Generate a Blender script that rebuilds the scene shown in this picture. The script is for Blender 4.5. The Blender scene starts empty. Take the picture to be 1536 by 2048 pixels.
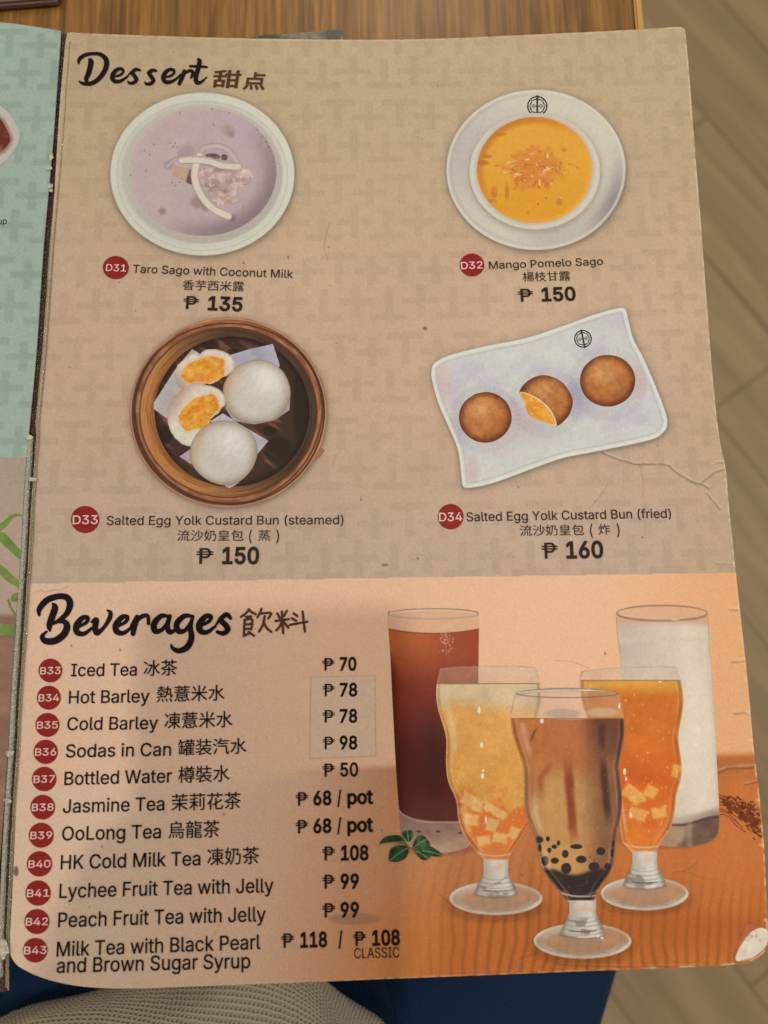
import bpy, bmesh, math, os
import numpy as np
from mathutils import Vector, geometry

S = bpy.context.scene
COL = S.collection

# ------------------------------------------------------------------ camera
TABLE = 0.75                      # height of the table top
ZP = TABLE + 0.006                # printed surface of the menu page
CAM = np.array([0.12571, 0.11202, ZP + 0.28015])
RT = np.array([0.99982686, -0.01718207, 0.0071437])
UP = np.array([0.01580703, 0.98680635, 0.16113152])
FW = np.array([0.00981802, 0.1609907, -0.98690709])
FPX = 1540.0                      # focal length in pixels of a 1536 x 2048 frame

cam = bpy.data.cameras.new("camera")
cam.sensor_fit = 'VERTICAL'
cam.sensor_height = 36.0
cam.lens = 36.0 * FPX / 2048.0
cam.clip_start = 0.005
cam.clip_end = 60
cam.dof.use_dof = True
cam.dof.focus_distance = 0.290
cam.dof.aperture_fstop = 7.5
camo = bpy.data.objects.new("camera", cam)
COL.objects.link(camo)
from mathutils import Matrix
camo.matrix_world = Matrix(((RT[0], UP[0], -FW[0], CAM[0]), (RT[1], UP[1], -FW[1], CAM[1]),
                            (RT[2], UP[2], -FW[2], CAM[2]), (0, 0, 0, 1)))
S.camera = camo

# ------------------------------------------------------------------ light of the dining room
W = bpy.data.worlds.new("World")
S.world = W
W.use_nodes = True
bg = W.node_tree.nodes["Background"]
bg.inputs[0].default_value = (1.0, 0.93, 0.78, 1)
bg.inputs[1].default_value = 0.358


def lamp(name, loc, size, power, color):
    l = bpy.data.lights.new(name, 'AREA')
    l.shape = 'DISK'
    l.size = size
    l.energy = power
    l.color = color
    o = bpy.data.objects.new(name, l)
    o.location = loc
    COL.objects.link(o)
    return o


lamp("downlight", (0.200, 0.128, 2.65), 0.060, 7.2, (1.0, 0.88, 0.68))       # right over the menu
lamp("downlight", (1.75, 0.55, 2.65), 0.35, 15.4, (1.0, 0.90, 0.70))
lamp("downlight", (-1.45, 0.75, 2.65), 0.35, 8.8, (1.0, 0.90, 0.70))
lamp("downlight", (0.3, 2.3, 2.65), 0.35, 8.8, (1.0, 0.90, 0.70))
lamp("downlight", (0.55, -1.7, 2.65), 0.35, 10.6, (1.0, 0.90, 0.70))

S.view_settings.view_transform = 'Standard'
S.view_settings.look = 'None'
S.view_settings.exposure = 0
S.view_settings.gamma = 1
S.view_settings.use_curve_mapping = False
S.cycles.use_denoising = False
S.cycles.use_adaptive_sampling = False
S.render.filter_size = 1.15
S.cycles.max_bounces = 6

RNG = np.random.default_rng(7)

# ------------------------------------------------------------------ helpers: colour, noise, distance
LIGHT = np.array([0.775, 0.71, 0.56])      # light falling on the page, divided out of the seen colours


def s2l(c):
    c = np.clip(np.asarray(c, float) / 255.0, 0, 1)
    return np.where(c <= 0.04045, c / 12.92, ((c + 0.055) / 1.055) ** 2.4)


def ink(c):
    c = np.asarray(c, float) * 0.935
    hi, lo = c.max(-1, keepdims=True), c.min(-1, keepdims=True)
    k = np.clip(1 - (hi - lo) / (hi + 1e-6) / .26, 0, 1) * np.clip((hi - 110) / 60, 0, 1)     # paper whites are warm
    return np.clip(s2l(c * (1 - k * np.array([-.035, -.022, -0.01]))) / LIGHT, 0.004, 0.93)


def C3(r, g, b):
    return np.array([r, g, b], float)


def mix(a, b, t):
    t = np.asarray(t)[..., None]
    return a * (1 - t) + b * t


def ss(e0, e1, x):
    t = np.clip((x - e0) / (e1 - e0), 0, 1)
    return t * t * (3 - 2 * t)


def noise(X, Y, s, seed=0):
    r = np.random.default_rng(seed).random((97, 97))
    x, y = X / s, Y / s
    i, j = np.floor(x).astype(int), np.floor(y).astype(int)
    fx, fy = x - i, y - j
    fx, fy = fx * fx * (3 - 2 * fx), fy * fy * (3 - 2 * fy)
    i0, i1, j0, j1 = i % 97, (i + 1) % 97, j % 97, (j + 1) % 97
    return (r[i0, j0] * (1 - fx) + r[i1, j0] * fx) * (1 - fy) + (r[i0, j1] * (1 - fx) + r[i1, j1] * fx) * fy


def fbm(X, Y, s, seed=0, o=4):
    t, a, n = 0, 1.0, 0
    for k in range(o):
        t = t + a * noise(X, Y, s / 2 ** k, seed + k * 13)
        n += a
        a *= 0.55
    return t / n


def ell(X, Y, cx, cy, a, b, rot=0.0):
    c, s = math.cos(rot), math.sin(rot)
    x, y = (X - cx) * c + (Y - cy) * s, -(X - cx) * s + (Y - cy) * c
    k = np.sqrt((x / a) ** 2 + (y / b) ** 2) + 1e-9
    g = np.sqrt((x / a ** 2) ** 2 + (y / b ** 2) ** 2) + 1e-9
    return k * (k - 1) / g


def smooth(p, closed=True, n=5):
    p = np.asarray(p, float)
    out = []
    N = len(p)
    for i in range(N if closed else N - 1):
        if closed:
            a, b, c, d = p[i - 1], p[i], p[(i + 1) % N], p[(i + 2) % N]
        else:
            a, b, c, d = p[max(i - 1, 0)], p[i], p[i + 1], p[min(i + 2, N - 1)]
        for k in range(n):
            t = k / n
            out.append(0.5 * (2 * b + (c - a) * t + (2 * a - 5 * b + 4 * c - d) * t * t + (3 * b - a - 3 * c + d) * t ** 3))
    if not closed:
        out.append(p[-1])
    return np.array(out)


def poly(X, Y, p):
    """signed distance to a closed polygon, negative inside"""
    d = np.full(X.shape, 1e18)
    ins = np.zeros(X.shape, bool)
    q = np.roll(p, -1, 0)
    for (ax, ay), (bx, by) in zip(p, q):
        ex, ey = bx - ax, by - ay
        t = np.clip(((X - ax) * ex + (Y - ay) * ey) / (ex * ex + ey * ey + 1e-12), 0, 1)
        d = np.minimum(d, (X - ax - t * ex) ** 2 + (Y - ay - t * ey) ** 2)
        if ay != by:
            ins ^= ((ay > Y) != (by > Y)) & (X < ex * (Y - ay) / (by - ay) + ax)
    d = np.sqrt(d)
    return np.where(ins, -d, d)


def stroke(X, Y, p):
    """distance to a chain of points (x, y, half width), negative inside"""
    d = np.full(X.shape, 1e9)
    for a, b in zip(p[:-1], p[1:]):
        ex, ey = b[0] - a[0], b[1] - a[1]
        t = np.clip(((X - a[0]) * ex + (Y - a[1]) * ey) / (ex * ex + ey * ey + 1e-12), 0, 1)
        d = np.minimum(d, np.hypot(X - a[0] - t * ex, Y - a[1] - t * ey) - (a[2] + (b[2] - a[2]) * t))
    return d


def chain(p, w=None, n=4):
    p = [tuple(q) + ((w,) if len(q) == 2 else ()) for q in p]
    return smooth(p, False, n) if len(p) > 2 else np.array(p, float)


def Z(ox, oy, s, pts):
    """points read in an enlarged crop of the page, brought to page units"""
    return [(ox + q[0] / s, oy + q[1] / s) + tuple(v / s for v in q[2:]) for q in pts]


# ------------------------------------------------------------------ the page plane
def P(px, py, z=ZP):
    """a point of the printed layout (in layout units) on the page plane"""
    px, py = np.asarray(px, float), np.asarray(py, float)
    a, b = (px - 768) / FPX, (1024 - py) / FPX
    d = FW + a[..., None] * RT + b[..., None] * UP
    t = (z - CAM[2]) / d[..., 2]
    return CAM + d * t[..., None]


CREASES = [
    ([(1205, 902), (1240, 918), (1280, 926), (1330, 926), (1350, 940), (1385, 962), (1405, 966), (1418, 974)], 2.0, 1),
    ([(1404, 962), (1425, 945), (1450, 936)], 2.0, 1), ([(1413, 985), (1440, 1015)], 1.6, 1),
    ([(1280, 928), (1286, 960), (1286, 990)], 1.2, .6), ([(1215, 965), (1190, 1000), (1178, 1012)], 1.3, .6),
    ([(1380, 1545), (1405, 1555), (1430, 1545), (1455, 1535), (1480, 1533), (1514, 1530)], 2.6, 1),
    ([(1330, 1612), (1350, 1612), (1370, 1622), (1400, 1628), (1435, 1640)], 1.5, .9),
    ([(1345, 1742), (1375, 1735), (1395, 1715)], 1.0, .5), ([(1365, 1740), (1400, 1755), (1440, 1757)], .9, -.5),
    ([(1490, 1566), (1518, 1562)], 2.2, .9), ([(1468, 1424), (1496, 1424)], 1.6, .8), ([(1462, 1322), (1490, 1320)], 1.6, .8),
    ([(1458, 1218), (1480, 1218)], 1.6, .8), ([(1432, 1125), (1470, 1126)], 1.6, .5), ([(1432, 922), (1452, 922)], 1.4, .7),
    ([(1090, 1460), (1090, 1500), (1100, 1530), (1092, 1600), (1090, 1680), (1100, 1760)], 1.0, .6),
    ([(1163, 1640), (1168, 1720), (1176, 1790)], 1.0, .6), ([(1110, 1318), (1150, 1322), (1180, 1335)], 1.0, .5),
    ([(660, 445), (648, 490), (655, 520)], 1.0, -.7), ([(1180, 1912), (1175, 1942)], 2.0, -1),
    ([(1120, 1927), (1260, 1931), (1400, 1928)], 1.2, .4), ([(900, 1943), (1080, 1941)], 1.0, .3),
    ([(70, 1180), (110, 1178), (135, 1170)], 1.1, .7), ([(440, 1850), (420, 1885), (405, 1930)], 1.0, -.5),
    ([(672, 905), (664, 930)], 1.0, .5), ([(880, 1788), (898, 1806)], 1.2, -.8), ([(1040, 1918), (1078, 1906)], 1.2, -.7),
    ([(890, 1440), (1000, 1436)], .8, .3), ([(600, 900), (560, 930), (590, 915)], .8, .4),
]


def bump(X, Y):
    """gentle waves of the worn page, in metres"""
    z = 0.00028 * np.sin(X * 21 + 1.0) * np.cos(Y * 17 + .4) + 0.00012 * np.sin(X * 60 + Y * 44)
    c = np.clip((0.045 - X) / 0.05, 0, 1) * np.clip((0.05 - Y) / 0.06, 0, 1)
    return z + 0.0016 * c * c


LAYER = 3.0e-5


def place(px, py, layer):
    w = P(px, py)
    w[..., 2] += bump(w[..., 0], w[..., 1]) + layer * LAYER
    return w


# ------------------------------------------------------------------ object helpers
def tag(o, label=None, cat=None, kind=None, group=None):
    if label: o["label"] = label
    if cat: o["category"] = cat
    if kind: o["kind"] = kind
    if group: o["group"] = group
    return o


def link(name, me, mat=None, parent=None, label=None):
    o = bpy.data.objects.new(name, me)
    COL.objects.link(o)
    if mat is not None and me is not None:
        me.materials.append(mat)
    if parent is not None:
        o.parent = parent
        if parent.type == 'EMPTY':
            o.matrix_parent_inverse = parent.matrix_basis.inverted()
    if label: o["label"] = label
    return o


def empty(name, loc):
    o = bpy.data.objects.new(name, None)
    o.empty_display_size = 0.05
    o.location = loc
    COL.objects.link(o)
    return o


def mesh_np(name, co, faces, colors=None, flat=False):
    me = bpy.data.meshes.new(name)
    n = len(co)
    me.vertices.add(n)
    me.vertices.foreach_set("co", np.asarray(co, np.float32).ravel())
    sizes = np.array([len(f) for f in faces]) if isinstance(faces, list) else np.full(len(faces), faces.shape[1])
    loops = np.concatenate([np.asarray(f) for f in faces]) if isinstance(faces, list) else faces.ravel()
    me.loops.add(len(loops))
    me.loops.foreach_set("vertex_index", loops.astype(np.int32))
    me.polygons.add(len(sizes))
    st = np.concatenate([[0], np.cumsum(sizes)[:-1]])
    me.polygons.foreach_set("loop_start", st.astype(np.int32))
    me.update(calc_edges=True)
    me.polygons.foreach_set("use_smooth", np.full(len(sizes), not flat))
    if colors is not None:
        at = me.color_attributes.new("ink", 'FLOAT_COLOR', 'POINT')
        c4 = np.ones((n, 4), np.float32)
        c4[:, :3] = colors
        at.data.foreach_set("color", c4.ravel())
    me.validate()
    return me


# ------------------------------------------------------------------ materials
def nodes(name):
    m = bpy.data.materials.new(name)
    m.use_nodes = True
    nt = m.node_tree
    return m, nt, nt.nodes["Principled BSDF"]


def plain(name, col, rough=0.5, spec=0.4, bumpscale=None, bumpstr=0.2, metal=0):
    m, nt, b = nodes(name)
    b.inputs["Base Color"].default_value = (*col, 1)
    b.inputs["Roughness"].default_value = rough
    b.inputs["Specular IOR Level"].default_value = spec
    b.inputs["Metallic"].default_value = metal
    tc = nt.nodes.new("ShaderNodeTexCoord")
    n = nt.nodes.new("ShaderNodeTexNoise")
    n.inputs["Scale"].default_value = bumpscale or 60
    n.inputs["Detail"].default_value = 5
    nt.links.new(tc.outputs["Object"], n.inputs["Vector"])
    mx = nt.nodes.new("ShaderNodeMix")
    mx.data_type = 'RGBA'
    mx.inputs[6].default_value = (*[c * .82 for c in col], 1)
    mx.inputs[7].default_value = (*[min(1, c * 1.15) for c in col], 1)
    nt.links.new(n.outputs["Fac"], mx.inputs[0])
    nt.links.new(mx.outputs[2], b.inputs["Base Color"])
    bp = nt.nodes.new("ShaderNodeBump")
    bp.inputs["Strength"].default_value = bumpstr
    bp.inputs["Distance"].default_value = 0.002
    nt.links.new(n.outputs["Fac"], bp.inputs["Height"])
    nt.links.new(bp.outputs["Normal"], b.inputs["Normal"])
    return m


def print_material():
    m, nt, b = nodes("printed_laminate")
    a = nt.nodes.new("ShaderNodeAttribute")
    a.attribute_name = "ink"
    b.inputs["Roughness"].default_value = 0.36
    b.inputs["Specular IOR Level"].default_value = 0.08
    tc = nt.nodes.new("ShaderNodeTexCoord")
    n = nt.nodes.new("ShaderNodeTexNoise")
    n.inputs["Scale"].default_value = 1500
    n.inputs["Detail"].default_value = 3
    nt.links.new(tc.outputs["Object"], n.inputs["Vector"])
    r = nt.nodes.new("ShaderNodeMapRange")
    r.inputs[3].default_value = 0.95
    r.inputs[4].default_value = 1.05
    nt.links.new(n.outputs["Fac"], r.inputs[0])
    v = nt.nodes.new("ShaderNodeVectorMath")
    v.operation = 'SCALE'
    nt.links.new(a.outputs["Color"], v.inputs[0])
    nt.links.new(r.outputs[0], v.inputs["Scale"])
    nt.links.new(v.outputs[0], b.inputs["Base Color"])
    n2 = nt.nodes.new("ShaderNodeTexNoise")
    n2.inputs["Scale"].default_value = 260
    n2.inputs["Detail"].default_value = 4
    nt.links.new(tc.outputs["Object"], n2.inputs["Vector"])
    bp = nt.nodes.new("ShaderNodeBump")
    bp.inputs["Strength"].default_value = 0.12
    bp.inputs["Distance"].default_value = 0.0006
    nt.links.new(n2.outputs["Fac"], bp.inputs["Height"])
    nt.links.new(bp.outputs["Normal"], b.inputs["Normal"])
    return m


M_PRINT = print_material()


def solid_ink(name, rgb):
    return plain(name, tuple(ink(C3(*rgb))), 0.36, 0.08, 1500, 0.03)


M_BLACK = solid_ink("black_ink", (32, 24, 22))
M_DARK = solid_ink("dark_brown_ink", (48, 36, 30))
M_HEAD = solid_ink("heading_ink", (28, 20, 22))
M_BROWN = solid_ink("brown_ink", (84, 52, 34))
M_RED = solid_ink("red_ink", (142, 38, 34))
M_PINKW = solid_ink("pale_ink", (232, 196, 180))
M_GREEN = solid_ink("green_ink", (52, 62, 50))


# ------------------------------------------------------------------ printed regions
def region(name, sdf, paint, box, layer, parent, label=None, h=1.0, mat=None, grain=0.016, skirt=None, tex=0.06):
    x0, y0, x1, y1 = box
    gx = np.arange(x0 - h, x1 + 2 * h, h)
    gy = np.arange(y0 - h, y1 + 2 * h, h)
    X, Y = np.meshgrid(gx, gy)
    D = sdf(X, Y)
    ny, nx = X.shape
    idx = np.arange(nx * ny).reshape(ny, nx)
    q = np.stack([idx[:-1, :-1], idx[1:, :-1], idx[1:, 1:], idx[:-1, 1:]], -1).reshape(-1, 4)
    d = D.ravel()
    dq = d[q]
    keep = (dq.min(1) < 0) & (dq.mean(1) < h * 0.35)
    q = q[keep]
    gy_, gx_ = np.gradient(D, h)
    g2 = gx_ ** 2 + gy_ ** 2 + 1e-9
    out = D > 0
    st = np.clip(D / g2, 0, 1.5 * h)
    Xs = np.where(out, X - gx_ * st, X)
    Ys = np.where(out, Y - gy_ * st, Y)
    used = np.unique(q)
    remap = np.full(nx * ny, -1)
    remap[used] = np.arange(len(used))
    px, py = Xs.ravel()[used], Ys.ravel()[used]
    co = place(px, py, layer)
    c = paint(px, py)
    c = np.broadcast_to(c, (len(px), 3)) * (1 + tex * (fbm(px, py, 6, 77) - .5))[:, None] * (1 + grain * RNG.standard_normal((len(px), 1)))
    col = ink(c)
    faces = remap[q]
    if skirt is not None:
        outline, thick, ecol = skirt
        n = len(outline)
        t = place(outline[:, 0], outline[:, 1], layer)
        bt = t.copy()
        bt[:, 2] = t[:, 2] - thick
        base = len(co)
        co = np.concatenate([co, t, bt])
        i = np.arange(n)
        j = (i + 1) % n
        sk = np.stack([base + i, base + j, base + n + j, base + n + i], -1)
        ec = ink(C3(*ecol)) * (1 + 0.15 * RNG.standard_normal((2 * n, 1)))
        col = np.concatenate([col, np.clip(ec, 0.02, 0.9)])
        fl = [f for f in np.concatenate([faces, sk])] + [np.arange(base + n, base + 2 * n)[::-1]]
        me = mesh_np(name, co, fl, col)
    else:
        me = mesh_np(name, co, faces, col)
    return link(name, me, mat or M_PRINT, parent, label)


# ------------------------------------------------------------------ writing
def font_file(n):
    try:
        return bpy.data.fonts.load(os.path.join(bpy.utils.resource_path('LOCAL'), "datafiles", "fonts", n))
    except Exception:
        return None


SANS = font_file("Inter.woff2")
_glyphs = {}


def outline(body, font):
    key = (body, font)
    if key in _glyphs:
        return _glyphs[key]
    c = bpy.data.curves.new("writing", 'FONT')
    c.body = body
    if font is not None:
        c.font = font
    o = bpy.data.objects.new("writing", c)
    COL.objects.link(o)
    bpy.context.view_layer.update()
    dg = bpy.context.evaluated_depsgraph_get()
    cv = o.evaluated_get(dg).to_curve(dg)
    out = []
    for sp in cv.splines:
        b = sp.bezier_points
        pts = []
        n = len(b)
        for i in range(n):
            p0, p1 = b[i], b[(i + 1) % n]
            A, B_, C_, D_ = (np.array(v[:2]) for v in (p0.co, p0.handle_right, p1.handle_left, p1.co))
            L = np.linalg.norm(D_ - A)
            bend = np.linalg.norm(B_ - A - (D_ - A) / 3) + np.linalg.norm(C_ - D_ + (D_ - A) / 3)
            m = 1 if bend < 0.02 * L + 1e-4 else 5
            for k in range(m):
                t = k / m
                pts.append(A * (1 - t) ** 3 + 3 * B_ * t * (1 - t) ** 2 + 3 * C_ * t * t * (1 - t) + D_ * t ** 3)
        pts = np.array(pts)
        keep = np.linalg.norm(pts - np.roll(pts, 1, 0), axis=1) > 1e-5
        if keep.sum() > 2:
            out.append(pts[keep])
    o.to_curve_clear()
    bpy.data.objects.remove(o)
    bpy.data.curves.remove(c)
    _glyphs[key] = out
    return out


def fatten(polys, d):
    if not polys or d == 0:
        return polys
    big = max(polys, key=lambda p: np.ptp(p[:, 0]) * np.ptp(p[:, 1]))
    area = 0.5 * np.sum(big[:, 0] * np.roll(big[:, 1], -1) - big[:, 1] * np.roll(big[:, 0], -1))
    sgn = 1 if area > 0 else -1
    res = []
    for p in polys:
        e = np.roll(p, -1, 0) - p
        e /= np.linalg.norm(e, axis=1)[:, None] + 1e-12
        n = np.stack([e[:, 1], -e[:, 0]], 1) * sgn
        m = n + np.roll(n, 1, 0)
        l = np.clip(np.sum(m * n, 1), 0.5, 2)[:, None]
        res.append(p + m / l * d)
    return res


def fill(polys):
    """triangles filling closed contours under the non-zero winding rule"""
    verts, edges = [], []
    for p in polys:
        b = len(verts)
        verts += [Vector(v) for v in p]
        edges += [(b + i, b + (i + 1) % len(p)) for i in range(len(p))]
    r = geometry.delaunay_2d_cdt(verts, edges, [], 0, 1e-6)
    v = np.array([tuple(a) for a in r[0]])
    f = np.array([list(t) for t in r[2] if len(t) == 3])
    c = v[f].mean(1)
    w = np.zeros(len(c), int)
    for p in polys:
        q = np.roll(p, -1, 0)
        for (ax, ay), (bx, by) in zip(p, q):
            if ay == by:
                continue
            up = (ay <= c[:, 1]) & (by > c[:, 1])
            dn = (by <= c[:, 1]) & (ay > c[:, 1])
            side = (bx - ax) * (c[:, 1] - ay) - (c[:, 0] - ax) * (by - ay)
            w += (up & (side > 0)).astype(int) - (dn & (side < 0)).astype(int)
    f = f[w != 0]
    a, b, d = v[f[:, 0]], v[f[:, 1]], v[f[:, 2]]
    cr = (b[:, 0] - a[:, 0]) * (d[:, 1] - a[:, 1]) - (b[:, 1] - a[:, 1]) * (d[:, 0] - a[:, 0])
    f = np.where((cr < 0)[:, None], f[:, ::-1], f)
    return v, f


PESO = None


def peso_polys():
    """a bold P whose bowl is crossed by two bars that stick out on both sides (height 1)"""
    th = np.linspace(math.pi / 2, -math.pi / 2, 14)
    ou = [(0.18, 0.0), (0.36, 0.0), (0.36, 0.36), (0.60, 0.36)]
    ou += [(0.60 + 0.30 * math.cos(t), 0.68 + 0.32 * math.sin(t)) for t in th[::-1]] + [(0.18, 1.0)]
    ho = [(0.36, 0.48), (0.36, 0.88), (0.58, 0.88)] + [(0.58 + 0.16 * math.cos(t), 0.68 + 0.20 * math.sin(t)) for t in th[1:-1]] + [(0.58, 0.48)]
    b1 = [(0.0, 0.715), (1.04, 0.715), (1.04, 0.795), (0.0, 0.795)]
    b2 = [(0.0, 0.56), (1.04, 0.56), (1.04, 0.64), (0.0, 0.64)]
    return [np.array(p) for p in (ou, ho, b1, b2)]


def run(pieces, p0, p1, cap, shear=0.0):
    """lay pieces of writing along a baseline.  pieces: (kind, text, x0, x1, weight, dy) with x in layout units"""
    P0, P1 = P(*p0), P(*p1)
    ex = (P1 - P0) / np.linalg.norm(P1 - P0)
    ey = np.array([-ex[1], ex[0], 0])
    L = np.linalg.norm(P1 - P0)
    span = p1[0] - p0[0]
    unit = L / span
    V, F = [], []
    nb = 0
    for kind, text, x0, x1, wt, dy in pieces:
        if kind == 'peso':
            polys = peso_polys()
            capu, base = 1.0, 0.0
        elif kind == 'han':
            polys = outline(text, None)
            a = np.concatenate(polys)
            base, capu = a[:, 1].min(), np.ptp(a[:, 1])
        else:
            polys = outline(text, SANS)
            a = np.concatenate(outline("H", SANS))
            base, capu = 0.0, np.ptp(a[:, 1])
        polys = fatten(polys, wt * capu)
        v, f = fill(polys)
        xs = v[:, 0]
        X = (xs - xs.min()) / max(np.ptp(xs), 1e-9) * (x1 - x0) + (x0 - p0[0])
        Y = (v[:, 1] - base) / capu * cap + dy
        X = X + shear * Y
        V.append(P0 + (X * unit)[:, None] * ex + (Y * unit)[:, None] * ey)
        F.append(f + nb)
        nb += len(v)
    return np.concatenate(V), np.concatenate(F)


def write(name, pieces, p0, p1, cap, mat, parent, layer=8, label=None, shear=0.0):
    V, F = run(pieces, p0, p1, cap, shear)
    V[:, 2] += bump(V[:, 0], V[:, 1]) + layer * LAYER
    return link(name, mesh_np(name, V, F, flat=True), mat, parent, label)


def latin(t, x0, x1, wt=0.0, dy=0.0):
    return ('latin', t, x0, x1, wt, dy)


def han(t, x0, x1, wt=0.0, dy=0.0):
    return ('han', t, x0, x1, wt, dy)


def peso(x0, x1, dy=-0.5):
    return ('peso', '', x0, x1, 0.0, dy)


# ================================================================== the room: floor, table
def floor_material():
    m, nt, b = nodes("wood_plank_floor")
    tc = nt.nodes.new("ShaderNodeTexCoord")
    mp = nt.nodes.new("ShaderNodeMapping")
    mp.inputs["Rotation"].default_value = (0, 0, math.radians(55))
    nt.links.new(tc.outputs["Object"], mp.inputs["Vector"])
    br = nt.nodes.new("ShaderNodeTexBrick")
    br.offset = 0.37
    br.inputs["Scale"].default_value = 1.0
    br.inputs["Brick Width"].default_value = 0.95
    br.inputs["Row Height"].default_value = 0.145
    br.inputs["Mortar Size"].default_value = 0.0028
    br.inputs["Mortar Smooth"].default_value = 0.3
    br.inputs["Color1"].default_value = (0.315, 0.222, 0.125, 1)
    br.inputs["Color2"].default_value = (0.345, 0.243, 0.137, 1)
    br.inputs["Mortar"].default_value = (0.21, 0.146, 0.08, 1)
    nt.links.new(mp.outputs[0], br.inputs["Vector"])
    mp2 = nt.nodes.new("ShaderNodeMapping")
    mp2.inputs["Scale"].default_value = (2.2, 26, 1)
    nt.links.new(mp.outputs[0], mp2.inputs["Vector"])
    n = nt.nodes.new("ShaderNodeTexNoise")
    n.inputs["Scale"].default_value = 1.5
    n.inputs["Detail"].default_value = 6
    n.inputs["Distortion"].default_value = 0.6
    nt.links.new(mp2.outputs[0], n.inputs["Vector"])
    r = nt.nodes.new("ShaderNodeMapRange")
    r.inputs[1].default_value = 0.3
    r.inputs[2].default_value = 0.7
    r.inputs[3].default_value = 0.78
    r.inputs[4].default_value = 1.16
    nt.links.new(n.outputs["Fac"], r.inputs[0])
    v = nt.nodes.new("ShaderNodeVectorMath")
    v.operation = 'SCALE'
    nt.links.new(br.outputs["Color"], v.inputs[0])
    nt.links.new(r.outputs[0], v.inputs["Scale"])
    nt.links.new(v.outputs[0], b.inputs["Base Color"])
    b.inputs["Roughness"].default_value = 0.5
    return m


me = bpy.data.meshes.new("floor")
me.from_pydata([(-6, -6, 0), (6, -6, 0), (6, 6, 0), (-6, 6, 0)], [], [(0, 1, 2, 3)])
fl = link("floor", me, floor_material())
tag(fl, "grey brown wooden plank floor below the table", "floor", "structure")


def table_material():
    m, nt, b = nodes("varnished_table_wood")
    tc = nt.nodes.new("ShaderNodeTexCoord")
    mp = nt.nodes.new("ShaderNodeMapping")
    mp.inputs["Scale"].default_value = (150, 5, 20)
    nt.links.new(tc.outputs["Object"], mp.inputs["Vector"])
    n = nt.nodes.new("ShaderNodeTexNoise")
    n.inputs["Scale"].default_value = 1.0
    n.inputs["Detail"].default_value = 7
    n.inputs["Roughness"].default_value = 0.6
    nt.links.new(mp.outputs[0], n.inputs["Vector"])
    cr = nt.nodes.new("ShaderNodeValToRGB")
    e = cr.color_ramp.elements
    e[0].position = 0.22
    e[0].color = (0.10, 0.040, 0.008, 1)
    e[1].position = 0.80
    e[1].color = (0.47, 0.245, 0.060, 1)
    e2 = cr.color_ramp.elements.new(0.5)
    e2.color = (0.29, 0.135, 0.030, 1)
    nt.links.new(n.outputs["Fac"], cr.inputs[0])
    mp2 = nt.nodes.new("ShaderNodeMapping")
    mp2.inputs["Scale"].default_value = (520, 26, 60)
    nt.links.new(tc.outputs["Object"], mp2.inputs["Vector"])
    n2 = nt.nodes.new("ShaderNodeTexNoise")
    n2.inputs["Scale"].default_value = 1.0
    n2.inputs["Detail"].default_value = 3
    nt.links.new(mp2.outputs[0], n2.inputs["Vector"])
    r = nt.nodes.new("ShaderNodeMapRange")
    r.inputs[1].default_value = 0.3
    r.inputs[2].default_value = 0.7
    r.inputs[3].default_value = 0.55
    r.inputs[4].default_value = 1.22
    nt.links.new(n2.outputs["Fac"], r.inputs[0])
    v = nt.nodes.new("ShaderNodeVectorMath")
    v.operation = 'SCALE'
    nt.links.new(cr.outputs[0], v.inputs[0])
    nt.links.new(r.outputs[0], v.inputs["Scale"])
    nt.links.new(v.outputs[0], b.inputs["Base Color"])
    b.inputs["Roughness"].default_value = 0.35
    return m


def box_mesh(name, x0, y0, z0, x1, y1, z1, bevel=0.002):
    bm = bmesh.new()
    bmesh.ops.create_cube(bm, size=1)
    for v in bm.verts:
        v.co = ((x0 + x1) / 2 + v.co.x * (x1 - x0), (y0 + y1) / 2 + v.co.y * (y1 - y0), (z0 + z1) / 2 + v.co.z * (z1 - z0))
    if bevel:
        bmesh.ops.bevel(bm, geom=bm.edges[:], offset=bevel, segments=2, affect='EDGES')
    me = bpy.data.meshes.new(name)
    bm.to_mesh(me)
    bm.free()
    return me


XR = float(P(1286, 30, TABLE)[0])           # right edge of the table
table = tag(empty("table", (XR - 0.4, 0.40, 0)), "brown varnished wooden table with straight grain under the open menu", "table")
M_TABLE = table_material()
link("table_top", box_mesh("table_top", XR - 0.80, 0.035, TABLE - 0.030, XR - 0.0035, 0.78, TABLE, 0.0015), M_TABLE, table)
link("edge_band", box_mesh("edge_band", XR - 0.0033, 0.035, TABLE - 0.030, XR, 0.78, TABLE + 0.0003, 0.0008),
     plain("pale_edge_wood", (0.60, 0.37, 0.12), 0.35, 0.5, 40), table, "pale golden edge strip of the table")
for lx in (XR - 0.75, XR - 0.11):
    for ly in (0.09, 0.69):
        link("leg", box_mesh("leg", lx, ly, 0, lx + 0.05, ly + 0.05, TABLE - 0.0305, 0.003), M_TABLE, table)

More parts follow.
